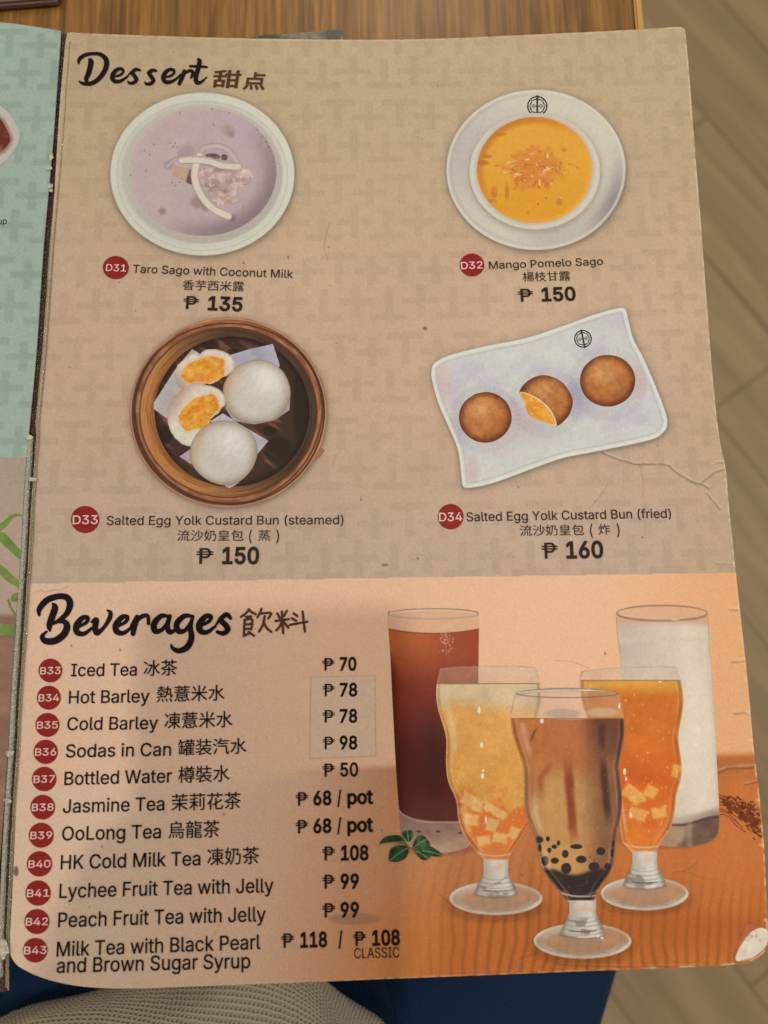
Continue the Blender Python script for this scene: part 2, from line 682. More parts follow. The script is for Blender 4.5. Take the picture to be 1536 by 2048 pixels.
# board lying at the far left of the table
M_BOARD = plain("dusty_board", tuple(ink(C3(112, 84, 70))), 0.55, 0.4, 200)
c0, c1 = P(-60, 13, TABLE + 0.004), P(118, -1, TABLE + 0.004)
dv = (c1 - c0) / np.linalg.norm(c1 - c0)
nv = np.array([-dv[1], dv[0], 0])
bm = bmesh.new()
corner = c1 + dv * 0.0
quad = [c0 - dv * 0.14, corner, corner + nv * 0.16, c0 - dv * 0.14 + nv * 0.16]
vb = [bm.verts.new((q[0], q[1], TABLE + 0.0004)) for q in quad]
f = bm.faces.new(vb)
ex = bmesh.ops.extrude_face_region(bm, geom=[f])
for v in ex["geom"]:
    if isinstance(v, bmesh.types.BMVert):
        v.co.z = TABLE + 0.004
bmesh.ops.recalc_face_normals(bm, faces=bm.faces[:])
bmesh.ops.bevel(bm, geom=bm.edges[:], offset=0.001, segments=2, affect='EDGES')
me = bpy.data.meshes.new("board")
bm.to_mesh(me)
bm.free()
tag(link("board", me, M_BOARD), "dull reddish brown flat board at the corner of the table beyond the green page", "board")

# ================================================================== the menu
menu = tag(empty("menu", tuple(P(768, 1024, TABLE))), "worn laminated menu open at the dessert and beverages page", "menu")

RIGHT = smooth(np.array([
    (134, 72), (142, 65), (165, 67), (300, 72), (480, 77.5), (690, 79), (900, 75.5), (1100, 67), (1290, 57.5), (1352, 54), (1366, 56), (1371, 66),
    (1378, 140), (1390, 300), (1401, 440), (1413, 600), (1428, 780), (1440, 880), (1452, 940), (1457, 1000), (1470, 1130),
    (1482, 1240), (1496, 1370), (1508, 1500), (1519, 1590), (1529, 1700), (1533, 1800), (1536, 1870), (1530, 1902), (1502, 1922),
    (1468, 1929), (1300, 1938), (1175, 1943), (1000, 1950), (800, 1957), (600, 1965), (400, 1972), (260, 1976), (170, 1972),
    (100, 1958), (52, 1938), (30, 1920), (22, 1890), (26, 1780), (31, 1650), (37, 1500), (46, 1300), (54, 1150), (63, 1000),
    (72, 880), (86, 700), (97, 560), (107, 420), (119, 230), (129, 110)], float), True, 4)

# faint lattice printed behind the dishes: T shapes and crosses on a regular cell of the page
LO = P(675.2, 205.4)
LCX = float(P(799.2, 205.4)[0] - LO[0])
LCY = float(LO[1] - P(675.2, 356.0)[1])


def lattice(X, Y):
    w = P(X, Y)
    a = (w[..., 0] - LO[0]) / LCX * 124.0
    b = (LO[1] - w[..., 1]) / LCY * 151.0

    def bar(cx, cy, hx, hy):
        dx = np.abs((a - cx + 62) % 124.0 - 62) - hx
        dy = np.abs((b - cy + 75.5) % 151.0 - 75.5) - hy
        return np.maximum(dx, dy)
    d = np.full(X.shape, 99.0)
    for q in ((0, 0, 35, 6.5), (0, 26, 8.2, 26), (-29.5, 86, 8.2, 25), (-29.5, 115, 35, 6.5), (31.5, 86, 35, 6.2), (31.5, 86, 8.2, 31), (62.5, 29, 34, 6.2), (62.5, 29, 8.2, 27)):
        d = np.minimum(d, bar(*q))
    return ss(1.6, -1.6, d)


PLATES = [(405, 348.5, 185, 164), (1072, 339.5, 180, 161), (456.7, 825, 197.5, 190)]
TRAY = smooth(Z(840, 600, 2.954, [
    (65, 420), (75, 385), (115, 352), (200, 318), (400, 270), (560, 240), (700, 203), (850, 150), (1000, 95), (1120, 58), (1190, 45),
    (1219, 62), (1235, 130), (1262, 230), (1320, 340), (1390, 500), (1440, 630), (1462, 710), (1455, 760), (1420, 800), (1380, 822),
    (1250, 855), (1000, 905), (850, 935), (700, 985), (500, 1060), (380, 1097), (285, 1112), (252, 1100), (243, 1050), (225, 900),
    (180, 780), (110, 620), (70, 480)]), True, 4)


def split_y(X):
    return 1167 - (X - 55) / 1415 * 21.5


def bev_bg(X, Y):
    """printed background of the beverage half: peach wall over an orange board"""
    wall = mix(C3(224, 186, 154), C3(238, 186, 146), ss(250, 950, X))
    wall = mix(wall, C3(230, 170, 118), ss(1150, 1480, X))
    wall = wall * (1 + 0.02 * (fbm(X, Y, 160, 3) - .5))[..., None]
    # the board, its curved grain opening towards the lower right
    gx = X + 26 * np.sin((Y - 1500) / 120.0) + 60 * (fbm(X, Y, 260, 5) - .5)
    gl = gx + 0.28 * (Y - 1500)
    g = 0.5 + 0.5 * np.sin(gl / 22.0 * 2 * math.pi + 2.0 * fbm(X, Y, 120, 8))
    g = g ** 3
    lowr = ss(1660, 1850, Y - (X - 1100) * .12) * ss(760, 1000, X)
    wood = mix(C3(190, 118, 70), C3(196, 112, 54), ss(900, 1300, X))
    wood = mix(wood, C3(192, 106, 46), ss(1700, 1900, Y))
    wood = wood * (1 - 0.17 * g * lowr)[..., None]
    wood = wood * (0.93 + 0.14 * fbm(X * 2.2, Y * .35, 90, 9))[..., None]
    wood = mix(wood, C3(168, 88, 38), 0.5 * ss(60, 10, np.abs(Y - 1850 - (X - 1200) * .05)) * ss(950, 1250, X))
    # back edge of the board, a soft dark line
    yh = 1534 - (X - 700) / 800 * 28
    t = ss(yh - 7, yh + 9, Y)
    band = ss(yh, yh + 12, Y) * ss(yh + 75, yh + 15, Y)
    wood = mix(wood, C3(166, 98, 56), 0.55 * band)
    fade = ss(480, 985, X + (Y - 1530) * 0.10)
    txt = mix(C3(220, 188, 158), C3(218, 178, 146), ss(150, 560, X) * ss(1530, 1620, Y))
    txt = mix(wall, txt, ss(yh - 8, yh + 30, Y))
    board = mix(txt, wood, fade * 0.96)
    c = mix(wall, board, t)
    # soft printed contact shade of the glasses
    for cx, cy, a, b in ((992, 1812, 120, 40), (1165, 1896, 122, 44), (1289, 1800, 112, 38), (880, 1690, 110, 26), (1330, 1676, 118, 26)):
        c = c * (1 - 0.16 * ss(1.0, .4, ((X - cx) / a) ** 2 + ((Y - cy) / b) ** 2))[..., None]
    return c


def page_paint(X, Y):
    t = ss(100, 1150, Y)
    base = mix(C3(190, 165, 128), C3(199, 168, 138), ss(150, 700, Y))
    base = mix(base, C3(194, 166, 140), ss(750, 1150, Y))
    base = mix(base, C3(188, 160, 122), 0.5 * ss(1300, 1450, X))
    base = base * (1 + 0.05 * (fbm(X, Y, 210, 21) - .5))[..., None]
    lat = lattice(X, Y) * (0.75 + 0.35 * noise(X, Y, 130, 4))
    c = base * (1 - 0.040 * lat[..., None] * np.array([1, .98, .92]))
    # printed drop shades round the dishes
    for cx, cy, a, b in PLATES:
        d = ell(X, Y, cx + 1, cy + 3, a, b)
        c = c * (1 - 0.22 * np.exp(-np.clip(d, 0, 99) / 5.0) * (d < 60))[..., None]
    m = (X > 840) & (Y > 590) & (Y < 1000)
    if m.any():
        d = np.full(X.shape, 99.0)
        d[m] = poly(X[m] - 1, Y[m] - 3, TRAY)
        c = c * (1 - 0.22 * np.exp(-np.clip(d, 0, 99) / 5.0))[..., None]
    b = Y > split_y(X)
    if b.any():
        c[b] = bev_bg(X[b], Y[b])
    # creases and scratches: bare paper shows along cracks
    for pts, w, s in CREASES:
        p = chain(pts, w)
        x0, x1 = p[:, 0].min() - 8, p[:, 0].max() + 8
        y0, y1 = p[:, 1].min() - 8, p[:, 1].max() + 8
        m = (X > x0) & (X < x1) & (Y > y0) & (Y < y1)
        if m.any():
            d = stroke(X[m], Y[m] + 3 * (noise(X[m], Y[m], 9, 31) - .5), p)
            d2 = stroke(X[m], Y[m] - 3.0 + 3 * (noise(X[m], Y[m], 9, 31) - .5), p)
            k = ss(1.6, -1.2, d) * abs(s) * (0.35 + 0.65 * noise(X[m], Y[m], 14, 44))
            tgt = C3(236, 208, 170) if s > 0 else C3(90, 62, 44)
            cc = mix(c[m], tgt, 0.48 * k)
            if s > 0:
                cc = cc * (1 - 0.22 * ss(1.6, -1.2, d2) * s)[..., None]  # shaded side of the crease, put into the colour just below the crack
            c[m] = cc
    # rubbed edges
    e = -poly(X, Y, RIGHT[::2])
    worn = ss(5.0, 0.5, e) * ss(.35, .6, noise(X, Y, 12, 51)) * np.where(X > 1300, 1.0, .6)
    c = mix(c, C3(222, 196, 156), 0.75 * worn)
    # torn notches on the right edge
    for yy, ln in ((1215, 10), (1425, 12), (1318, 8), (1480, 14), (1600, 10), (1690, 12), (1128, 8), (960, 9), (1040, 7), (1360, 7), (1840, 10)):
        xe = np.interp(yy, (54, 600, 940, 1240, 1500, 1700, 1870), (1371, 1413, 1452, 1482, 1508, 1529, 1536))
        k = ss(1, .3, ((X - xe) / ln) ** 2 + ((Y - yy) / 4.0) ** 2)
        c = mix(c, C3(228, 196, 150), .55 * k)
    # grime specks
    r = np.random.default_rng(12)
    for _ in range(75):
        x, y = r.uniform(90, 1480), r.uniform(90, 1930)
        s = r.uniform(.8, 2.2)
        m = (np.abs(X - x) < 6) & (np.abs(Y - y) < 6)
        if m.any():
            k = ss(s + .8, s - .8, np.hypot(X[m] - x, (Y[m] - y) * r.uniform(.7, 1.4)))
            c[m] = mix(c[m], C3(96, 72, 52), .7 * k)
    for x, y, a, b, k0 in ((33, 1742, 6, 12, .8), (850, 657, 5, 4, .8), (770, 1130, 8, 4, .6), (710, 1838, 60, 14, .28), (240, 1300, 3, 3, .6)):
        k = ss(1.1, .4, ((X - x) / a) ** 2 + ((Y - y) / b) ** 2)
        c = mix(c, C3(98, 84, 72), k0 * k)
    return c


page = region("page", lambda X, Y: poly(X, Y, RIGHT), page_paint, (15, 50, 1540, 1980), 0, menu,
              "beige and peach dessert and beverages page", h=2.0, grain=0.02, tex=0.03, skirt=(RIGHT, 0.0022, (186, 166, 128)))

# worn white corner where the lamination is gone
CORNER = smooth(Z(1300, 1400, 3.161, [(528, 1640), (540, 1590), (575, 1530), (630, 1470), (690, 1440), (735, 1450), (746, 1490), (728, 1560), (650, 1625), (560, 1660)]), True, 4)
region("bare_corner", lambda X, Y: poly(X, Y, CORNER),
       lambda X, Y: mix(C3(218, 208, 180) * (0.93 + .12 * fbm(X, Y, 14, 2))[..., None], C3(140, 84, 60),
                        ss(-5, -1, poly(X, Y, CORNER)) * ss(1510, 1470, X) + .35 * ss(.62, .8, fbm(X, Y, 8, 3))),
       (1460, 1850, 1540, 1930), 5, menu, "bare white worn corner of the page", h=1.0)
PEEL = smooth(Z(1300, 1400, 3.161, [(528, 1640), (532, 1590), (560, 1530), (590, 1460), (615, 1415), (660, 1415), (700, 1432), (650, 1455), (600, 1500), (560, 1560)]), True, 3)
region("peeled_film", lambda X, Y: poly(X, Y, PEEL), lambda X, Y: C3(172, 98, 62) * (0.9 + .25 * fbm(X, Y, 12, 7))[..., None],
       (1460, 1840, 1530, 1930), 4, menu, h=1.0)

# ------------------------------------------------------------------ the facing page
LEFT = smooth(np.array([(-260, 40), (-120, 38), (0, 47), (40, 51), (100, 60), (121, 64), (122.5, 70), (118, 140), (105.6, 305), (88, 490), (73.5, 700), (58, 868),
                        (50, 960), (42, 1100), (37, 1170), (21, 1400), (16, 1500), (9, 1600), (2, 1700), (-8, 1830), (-14, 1930), (-40, 1955), (-260, 1965)], float), True, 3)


def left_paint(X, Y):
    top = C3(156, 174, 156) * (1 + 0.05 * (fbm(X, Y, 130, 61) - .5))[..., None]
    top = top * (1 - 0.07 * lattice(X + 40, Y) * (.8 + .2 * noise(X, Y, 120, 6)))[..., None]
    low = mix(C3(172, 154, 134), C3(180, 158, 136), ss(930, 1100, Y))
    wood = C3(150, 112, 92) * (0.86 + .28 * fbm(X * .4, Y * 2.2, 60, 63))[..., None]
    low = mix(low, wood, ss(1222, 1238, Y))
    c = mix(top, low, ss(913.5, 915.5, Y))
    return c


facing = region("facing_page", lambda X, Y: poly(X, Y, LEFT), left_paint, (-262, 36, 130, 1967), 12, menu,
                "pale green facing page cut by the picture edge", h=2.5, grain=0.02, tex=0.03, skirt=(LEFT, 0.0005, (150, 140, 116)))
LB = smooth([(-160, 285), (-120, 205), (-50, 180), (0, 212), (22, 232), (38, 262), (40, 278), (30, 302), (4, 330), (-50, 372), (-120, 360)], True, 5)
LS = smooth([(-140, 285), (-100, 225), (-50, 205), (-2, 236), (12, 255), (20, 272), (21, 285), (10, 300), (-6, 312), (-50, 345), (-105, 335)], True, 5)
lb = region("white_bowl", lambda X, Y: poly(X, Y, LB),
            lambda X, Y: mix(C3(192, 182, 166), C3(160, 128, 116), ss(9, 1, poly(X, Y, LS))), (-170, 170, 45, 380), 14, menu, "white bowl printed on the green page")
region("brown_soup", lambda X, Y: poly(X, Y, LS),
       lambda X, Y: mix(C3(108, 52, 38), C3(150, 92, 66), ss(.5, .68, fbm(X, Y, 22, 71))), (-150, 200, 25, 350), 15, lb)
for pts in ([(-40, 1060, 8), (-5, 1056, 7), (10, 1048, 6), (22, 1035, 4), (34, 1030, 3), (46, 1032, 1)],
            [(-40, 1062, 8), (0, 1072, 9), (15, 1085, 9), (28, 1098, 8), (42, 1112, 7)],
            [(-40, 1118, 8), (0, 1138, 8), (15, 1152, 8), (28, 1162, 7), (40, 1170, 6)],
            [(38, 1188, 3), (32, 1194, 8), (28, 1198, 6)], [(17, 1200, 2), (22, 1215, 2.5), (32, 1230, 2.5)],
            [(-60, 1260, 12), (0, 1259, 12), (20, 1260, 11), (34, 1261, 10)]):
    p = chain(pts)
    region("green_leaf", lambda X, Y, p=p: np.maximum(stroke(X, Y, p), poly(X, Y, LEFT)),
           lambda X, Y: mix(C3(96, 122, 56), C3(142, 158, 84), fbm(X, Y, 16, 66)), (-75, 1020, 55, 1285), 14, menu)
write("dish_name", [latin("up", -3, 14.6)], (-3, 450), (14.6, 449), 13.5, M_DARK, menu, 16)

# ------------------------------------------------------------------ binding between the two pages
def ribbon(name, path, half, height, z, mat, parent, label=None, seed=1, rough=0.0):
    """a low rounded strip following a path in layout units"""
    p = np.array(path, float)
    n = 220
    s = np.linspace(0, len(p) - 1, n)
    x = np.interp(s, np.arange(len(p)), p[:, 0])
    y = np.interp(s, np.arange(len(p)), p[:, 1])
    r = np.random.default_rng(seed)
    prof = np.linspace(-1, 1, 9)
    V = np.zeros((n, 9, 3))
    jit = np.convolve(r.standard_normal(n), np.ones(3) / 3, 'same') * rough
    for k, a in enumerate(prof):
        w = P(x + a * half + jit, y)
        w[:, 2] = z + height * math.sqrt(max(0, 1 - a * a)) + r.standard_normal(n) * rough * 4e-5
        V[:, k] = w
    idx = np.arange(n * 9).reshape(n, 9)
    q = np.stack([idx[:-1, :-1], idx[:-1, 1:], idx[1:, 1:], idx[1:, :-1]], -1).reshape(-1, 4)
    return link(name, mesh_np(name, V.reshape(-1, 3), q), mat, parent, label)


SPX = lambda y: np.interp(y, (65, 305, 490, 700, 871, 960, 1100, 1170, 1400, 1500, 1600, 1700, 1900), (122.5, 105.6, 88, 73.5, 57.4, 51, 43, 38, 22.5, 18, 11, 5, -4))


def gloss(name, col, rough, seed):
    m = plain(name, col, rough, 0.6, 900, 0.9)
    return m


M_GUT = gloss("dark_spine", tuple(ink(C3(66, 42, 34))), 0.16, 1)
M_FILM = gloss("clear_hinge_film", tuple(ink(C3(168, 150, 112))), 0.10, 2)
M_WFILM = gloss("white_binding_edge", tuple(ink(C3(182, 176, 152))), 0.12, 3)
ribbon("spine", [(SPX(y) + 6, y) for y in range(66, 1990, 60)], 9.0, 0.0004, ZP - 0.0010, M_GUT, menu, "dark brown spine strip between the pages", 3, .25)
ribbon("hinge_film", [(SPX(y) + 12.5 + (4 if y > 870 else 0), y) for y in range(80, 1990, 24)], 3.0, 0.0008, ZP - 0.0008, M_FILM, menu, None, 5, .35)
ribbon("hinge_film", [(SPX(y) + 19.0 + (2 if y > 870 else 0), y) for y in range(84, 1990, 24)], 1.5, 0.0005, ZP + 0.0001, M_FILM, menu, None, 6, .35)
ribbon("binding_edge", [(SPX(y) + 3.5, y) for y in range(874, 1990, 40)], 5.0, 0.0012, ZP - 0.0006, M_WFILM, menu, "milky white plastic edge of the binding", 7, .3)
# torn milky bits of the binding film
for i, (x, y, a, b) in enumerate(((105, 318, 5, 9), (101, 340, 6, 5), (103, 375, 6, 6), (104, 384, 5, 4), (60, 876, 7, 6), (66, 960, 9, 5), (22, 1505, 9, 7), (18, 1600, 8, 6), (12, 1890, 12, 22))):
    t = np.linspace(0, 2 * math.pi, 14, endpoint=False)
    rr = np.random.default_rng(i).uniform(.6, 1.2, 14)
    pl = smooth(np.stack([x + a * rr * np.cos(t), y + b * rr * np.sin(t)], 1), True, 2)
    region("torn_film", lambda X, Y, pl=pl: poly(X, Y, pl), lambda X, Y: C3(196, 186, 156) * (0.8 + .3 * noise(X, Y, 4, 5))[..., None],
           (x - 20, y - 34, x + 20, y + 34), 34, menu, h=1.0, mat=None)

# ------------------------------------------------------------------ headings
def heading(name, strokes, ox, oy, s, mat, label, layer=8):
    ch = [chain(Z(ox, oy, s, st), n=5) for st in strokes]
    a = np.concatenate(ch)
    box = (a[:, 0].min() - 8, a[:, 1].min() - 8, a[:, 0].max() + 8, a[:, 1].max() + 8)

    def sdf(X, Y):
        d = np.full(X.shape, 1e9)
        for c in ch:
            d = np.minimum(d, stroke(X, Y, c))
        return d
    return region(name, sdf, lambda X, Y: np.tile(C3(*{M_HEAD: (30, 20, 22), M_BROWN: (84, 54, 38)}[mat]), (len(X), 1)), box, layer, menu, label, h=0.6)


E_ = [(318, 236, 6), (360, 228, 9), (390, 206, 10), (386, 183, 11), (355, 180, 13), (325, 206, 16), (312, 240, 17), (325, 268, 15), (365, 270, 13), (410, 245, 9), (438, 215, 6)]
S1 = [(420, 236, 5), (450, 202, 8), (482, 183, 12), (512, 188, 9)]
S2 = [(478, 188, 11), (458, 207, 14), (474, 232, 15), (488, 257, 15), (468, 280, 13), (437, 283, 10), (426, 270, 6)]
sh = lambda st, dx, dy: [(q[0] + dx, q[1] + dy, q[2]) for q in st]
heading("heading", [
    [(66, 138, 8), (72, 110, 14), (110, 80, 14), (170, 68, 12), (225, 74, 14), (263, 105, 18), (270, 150, 19), (250, 205, 18), (205, 260, 17), (160, 286, 16), (120, 290, 14), (85, 282, 10), (72, 270, 5)],
    [(138, 108, 4), (156, 124, 19), (150, 170, 20), (136, 220, 19), (122, 252, 17), (128, 280, 10)],
    E_, S1, S2, sh(S1[1:], 120, 5), sh(S2, 124, 6), sh(E_, 372, 4),
    [(812, 240, 6), (838, 196, 14), (822, 240, 16), (802, 286, 14)], [(820, 232, 8), (850, 204, 10), (884, 192, 12), (900, 206, 12), (888, 242, 9)],
    [(938, 108, 8), (950, 124, 16), (938, 180, 17), (922, 240, 17), (930, 278, 16), (966, 272, 10), (1000, 240, 5)], [(880, 160, 9), (940, 161, 9), (1002, 166, 8)],
], 140, 90, 3.657, M_HEAD, "black script heading reading Dessert")
eb = [(252, 226, 7), (298, 198, 10), (306, 174, 11), (278, 174, 14), (246, 214, 17), (250, 250, 16), (286, 258, 12), (328, 228, 8)]
heading("heading", [
    [(48, 158, 8), (50, 125, 15), (90, 80, 17), (150, 60, 16), (195, 66, 17), (212, 100, 18), (195, 150, 15), (152, 188, 11), (122, 205, 8)],
    [(130, 197, 8), (175, 192, 13), (196, 216, 18), (180, 260, 19), (132, 295, 19), (82, 296, 17), (64, 272, 12), (88, 246, 6)],
    [(118, 97, 4), (132, 120, 17), (116, 170, 18), (102, 215, 16), (106, 242, 6)],
    eb, [(326, 196, 6), (350, 186, 16), (345, 225, 16), (356, 254, 15), (392, 224, 10), (422, 176, 13), (426, 146, 11), (410, 134, 5)],
    sh(eb, 210, -4),
    [(535, 215, 6), (568, 170, 13), (556, 215, 14), (546, 258, 13)], [(556, 205, 8), (590, 168, 12), (624, 164, 10), (628, 204, 9)],
    [(734, 166, 8), (695, 164, 13), (658, 205, 17), (664, 244, 15), (700, 236, 11), (734, 192, 9)], [(742, 164, 10), (728, 215, 14), (742, 250, 13), (780, 230, 7)],
    [(860, 166, 8), (818, 164, 13), (778, 205, 16), (788, 244, 15), (824, 238, 11), (856, 192, 9)],
    [(864, 166, 8), (850, 220, 13), (856, 280, 16), (832, 330, 17), (788, 348, 14), (757, 335, 10), (748, 316, 5)],
    sh(eb, 652, -8), [(976, 226, 5), (1010, 176, 9), (1042, 156, 13), (1062, 176, 9)], [(1028, 164, 12), (1010, 184, 14), (1036, 212, 15), (1048, 236, 15), (1024, 256, 13), (992, 248, 9)],
], 60, 1170, 2.648, M_HEAD, "black script heading reading Beverages")
w8 = lambda *p: [(x, y, 6.2) for x, y in p]
heading("heading_characters", [
    w8((1160, 128), (1145, 148), (1118, 168)), w8((1160, 132), (1178, 146), (1195, 154)), w8((1143, 168), (1170, 166)), w8((1138, 185), (1134, 230), (1134, 268)),
    w8((1136, 186), (1176, 181), (1172, 235)), w8((1138, 209), (1172, 206)), w8((1138, 233), (1172, 231)), w8((1132, 270), (1166, 252)), w8((1158, 248), (1186, 268)),
    w8((1226, 126), (1218, 148), (1204, 170)), w8((1216, 152), (1276, 148), (1262, 176)), w8((1243, 165), (1236, 205), (1214, 246)), w8((1236, 190), (1252, 225), (1278, 248)),
    w8((1310, 150), (1322, 174)), w8((1360, 136), (1346, 164)), w8((1300, 190), (1370, 181)), w8((1334, 140), (1338, 200), (1341, 255)), w8((1334, 194), (1322, 220), (1304, 240)), w8((1342, 192), (1368, 226)),
    w8((1396, 150), (1416, 164)), w8((1386, 176), (1410, 189)), w8((1376, 211), (1420, 203), (1468, 194)), w8((1444, 140), (1450, 195), (1456, 246)),
], 60, 1170, 2.648, M_BROWN, "brown hand drawn characters beside the Beverages heading")
write("heading_characters", [han("甜", 423.5, 479.5, .022), han("点", 484.5, 530, .022, -3)], (423, 175.5), (530, 178), 38, M_BROWN, menu, 8,
      "brown brushed characters beside the Dessert heading", 0.08)

# ------------------------------------------------------------------ number badges
def badge(text, cx, cy, rx, ry, tw, cap, tilt):
    b = region("number_badge", lambda X, Y: ell(X, Y, cx, cy, rx, ry),
               lambda X, Y: np.tile(C3(142, 38, 34), (len(X), 1)) * (0.97 + .06 * noise(X, Y, 7, 3))[..., None],
               (cx - rx - 2, cy - ry - 2, cx + rx + 2, cy + ry + 2), 6, menu, "red badge " + text)
    write("badge_number", [latin(text, cx - tw / 2, cx + tw / 2, .012)], (cx - tw / 2, cy + cap * .52 + tilt), (cx + tw / 2, cy + cap * .52 - tilt), cap, M_PINKW, b, 9)


badge("D31", 232, 535.5, 26, 23, 40, 14.5, -.6)
badge("D32", 943.8, 530.5, 24.6, 23, 43, 15, .9)
badge("D33", 170.3, 1039, 28.4, 27, 50, 17.5, .3)
badge("D34", 901.3, 1033.6, 25.7, 25.4, 46, 17, .5)
for i, (cx, cy, r) in enumerate(((100.6, 1341, 23.8), (97.5, 1395.3, 24), (94.8, 1449.8, 24), (91.5, 1503.6, 24.3), (88.7, 1557.8, 24.5), (86, 1614, 24.7),
                                 (83.2, 1670, 25), (80, 1727, 25.3), (77.6, 1785, 25.3), (75.5, 1841.6, 25), (72.7, 1898.4, 24.5))):
    badge("B%d" % (33 + i), cx, cy, r, r, 41 + i * .4, 13.8, .5)

# ------------------------------------------------------------------ dish names, characters and prices
B_ = 0.052         # weight of the bold prices
write("dish_name", [latin("Taro Sago with Coconut Milk", 265.6, 586, .008)], (265.6, 545.8), (586, 556.2), 16.8, M_DARK, menu)
write("dish_characters", [han("香芋西米露", 365, 488)], (365, 580.5), (488, 583.5), 21.5, M_DARK, menu)
write("price", [peso(366.4, 397), latin("135", 415.4, 484.5, B_)], (366.4, 618), (484.5, 622.6), 28, M_DARK, menu)
write("dish_name", [latin("Mango Pomelo Sago", 978.3, 1206.4, .008)], (978.3, 538.4), (1206.4, 529.9), 15.8, M_DARK, menu)
write("dish_characters", [han("楊枝甘露", 1045.7, 1141.4)], (1045.7, 563.8), (1141.4, 561.2), 20.5, M_DARK, menu)
write("price", [peso(1036.6, 1067), latin("150", 1083.6, 1152, B_)], (1036.6, 604), (1152, 600.5), 27.5, M_DARK, menu)
write("dish_name", [latin("Salted Egg Yolk Custard Bun (steamed)", 213, 687, .008)], (213, 1049.8), (687, 1048.6), 18, M_DARK, menu)
write("dish_characters", [han("流沙奶皇包", 354, 486.5), latin("(", 498, 503.5, 0, -1), han("蒸", 516, 541), latin(")", 552, 558, 0, -1)], (354, 1082), (559.5, 1081.6), 22.3, M_DARK, menu)
write("price", [peso(392.4, 425.8), latin("150", 443.9, 518, B_)], (392.4, 1127.3), (518, 1126.8), 32, M_DARK, menu)
write("dish_name", [latin("Salted Egg Yolk Custard Bun (fried)", 932.9, 1341.8, .008)], (932.9, 1043), (1341.8, 1035.8), 18, M_DARK, menu)
write("dish_characters", [han("流沙奶皇包", 1040, 1168), latin("(", 1180, 1185.5, 0, -1), han("炸", 1197.5, 1220.4), latin(")", 1233.5, 1239, 0, -1)], (1040, 1072.5), (1239, 1069.8), 22.3, M_DARK, menu)
write("price", [peso(1084, 1116), latin("160", 1132.8, 1206.7, B_)], (1084, 1117), (1206.7, 1115), 32, M_DARK, menu)

for t, x0, x1, y0, y1, cap in (("Iced Tea", 141.6, 273.6, 1352.6, 1351, 24.4), ("Hot Barley", 137.2, 299, 1407, 1404.2, 24.6), ("Cold Barley", 134, 316, 1460.4, 1458, 24.8),
                               ("Sodas in Can", 131.4, 342.3, 1514.8, 1511, 25), ("Bottled Water", 128.7, 344, 1570, 1564.3, 25.4), ("Jasmine Tea", 126, 329, 1625.6, 1620.2, 25.6),
                               ("OoLong Tea", 124.4, 322, 1680.4, 1676, 26), ("HK Cold Milk Tea", 122, 401, 1738, 1730, 26.4), ("Lychee Fruit Tea with Jelly", 119.5, 547.4, 1795, 1784, 26.6),
                               ("Peach Fruit Tea with Jelly", 117.4, 532, 1853, 1841.8, 27), ("Milk Tea with Black Pearl", 115, 521, 1911, 1897.5, 27),
                               ("and Brown Sugar Syrup", 115, 500.6, 1943.6, 1935.5, 27)):
    write("drink_name", [latin(t, x0, x1, .014)], (x0, y0), (x1, y1), cap, M_BLACK, menu)
for t, x0, x1, y0, y1, h in (("冰茶", 287, 354.5, 1352, 1350.5, 31), ("熱薏米水", 313.5, 449.6, 1404, 1400.8, 31), ("凍薏米水", 328.8, 465.5, 1457.5, 1454, 31.5), ("罐装汽水", 356.5, 493.6, 1511.5, 1507, 31.5),
                             ("樽裝水", 356.5, 459.8, 1566, 1562.5, 32), ("茉莉花茶", 343, 482.3, 1622, 1617, 32.5), ("烏龍茶", 336.4, 439.8, 1677.5, 1674, 33), ("凍奶茶", 414.5, 519, 1731, 1727, 33)):
    write("drink_characters", [han(t, x0, x1, .006)], (x0, y0), (x1, y1), h, M_BLACK, menu)

# pasted strip with the corrected prices
STICK = np.array([(622, 1353.5), (750.5, 1350.5), (752, 1512.5), (619, 1517)], float)
region("price_sticker", lambda X, Y: poly(X, Y, STICK),
       lambda X, Y: mix(np.tile(C3(222, 188, 155), (len(X), 1)), C3(170, 130, 98), .35 * ss(-2.2, -.4, poly(X, Y, STICK))), (615, 1346, 756, 1521), 5, menu,
       "cream paper sticker carrying three prices", skirt=None)
P1 = 24.6
write("price", [peso(645, 669), latin("70", 679.4, 712.8, B_)], (645, 1340.6), (712.8, 1340), P1, M_BLACK, menu)
write("price", [peso(645.2, 669.6), latin("78", 679.4, 714.6, B_)], (645, 1392.2), (714.6, 1391.8), P1, M_BLACK, menu)
write("price", [peso(645.2, 669.6), latin("78", 679.4, 714.6, B_)], (645, 1444.8), (714.6, 1444.2), P1, M_BLACK, menu)
write("price", [peso(645.2, 669.6), latin("98", 679.4, 714.6, B_)], (645, 1498.2), (714.6, 1497.6), P1, M_BLACK, menu)
write("price", [peso(645, 669.8), latin("50", 680.7, 716.4, .036)], (645, 1552.6), (716.4, 1551.8), 25.2, M_BLACK, menu)
for y in (1609.6, 1665.2):
    write("price", [peso(592, 616.6), latin("68", 627, 663, B_), latin("/", 674.5, 683, B_), latin("pot", 695, 746.5, B_)], (592, y + .8), (746.5, y - 3.2), 25.6, M_BLACK, menu)
write("price", [peso(645, 670), latin("108", 682, 737, B_)], (645, 1720), (737, 1719), 26.5, M_BLACK, menu)
write("price", [peso(645, 670), latin("99", 681.3, 717.7, B_)], (645, 1776.6), (717.7, 1775.8), 26.5, M_BLACK, menu)
write("price", [peso(645, 670.5), latin("99", 681.3, 718, B_)], (645, 1834), (718, 1833), 26.8, M_BLACK, menu)
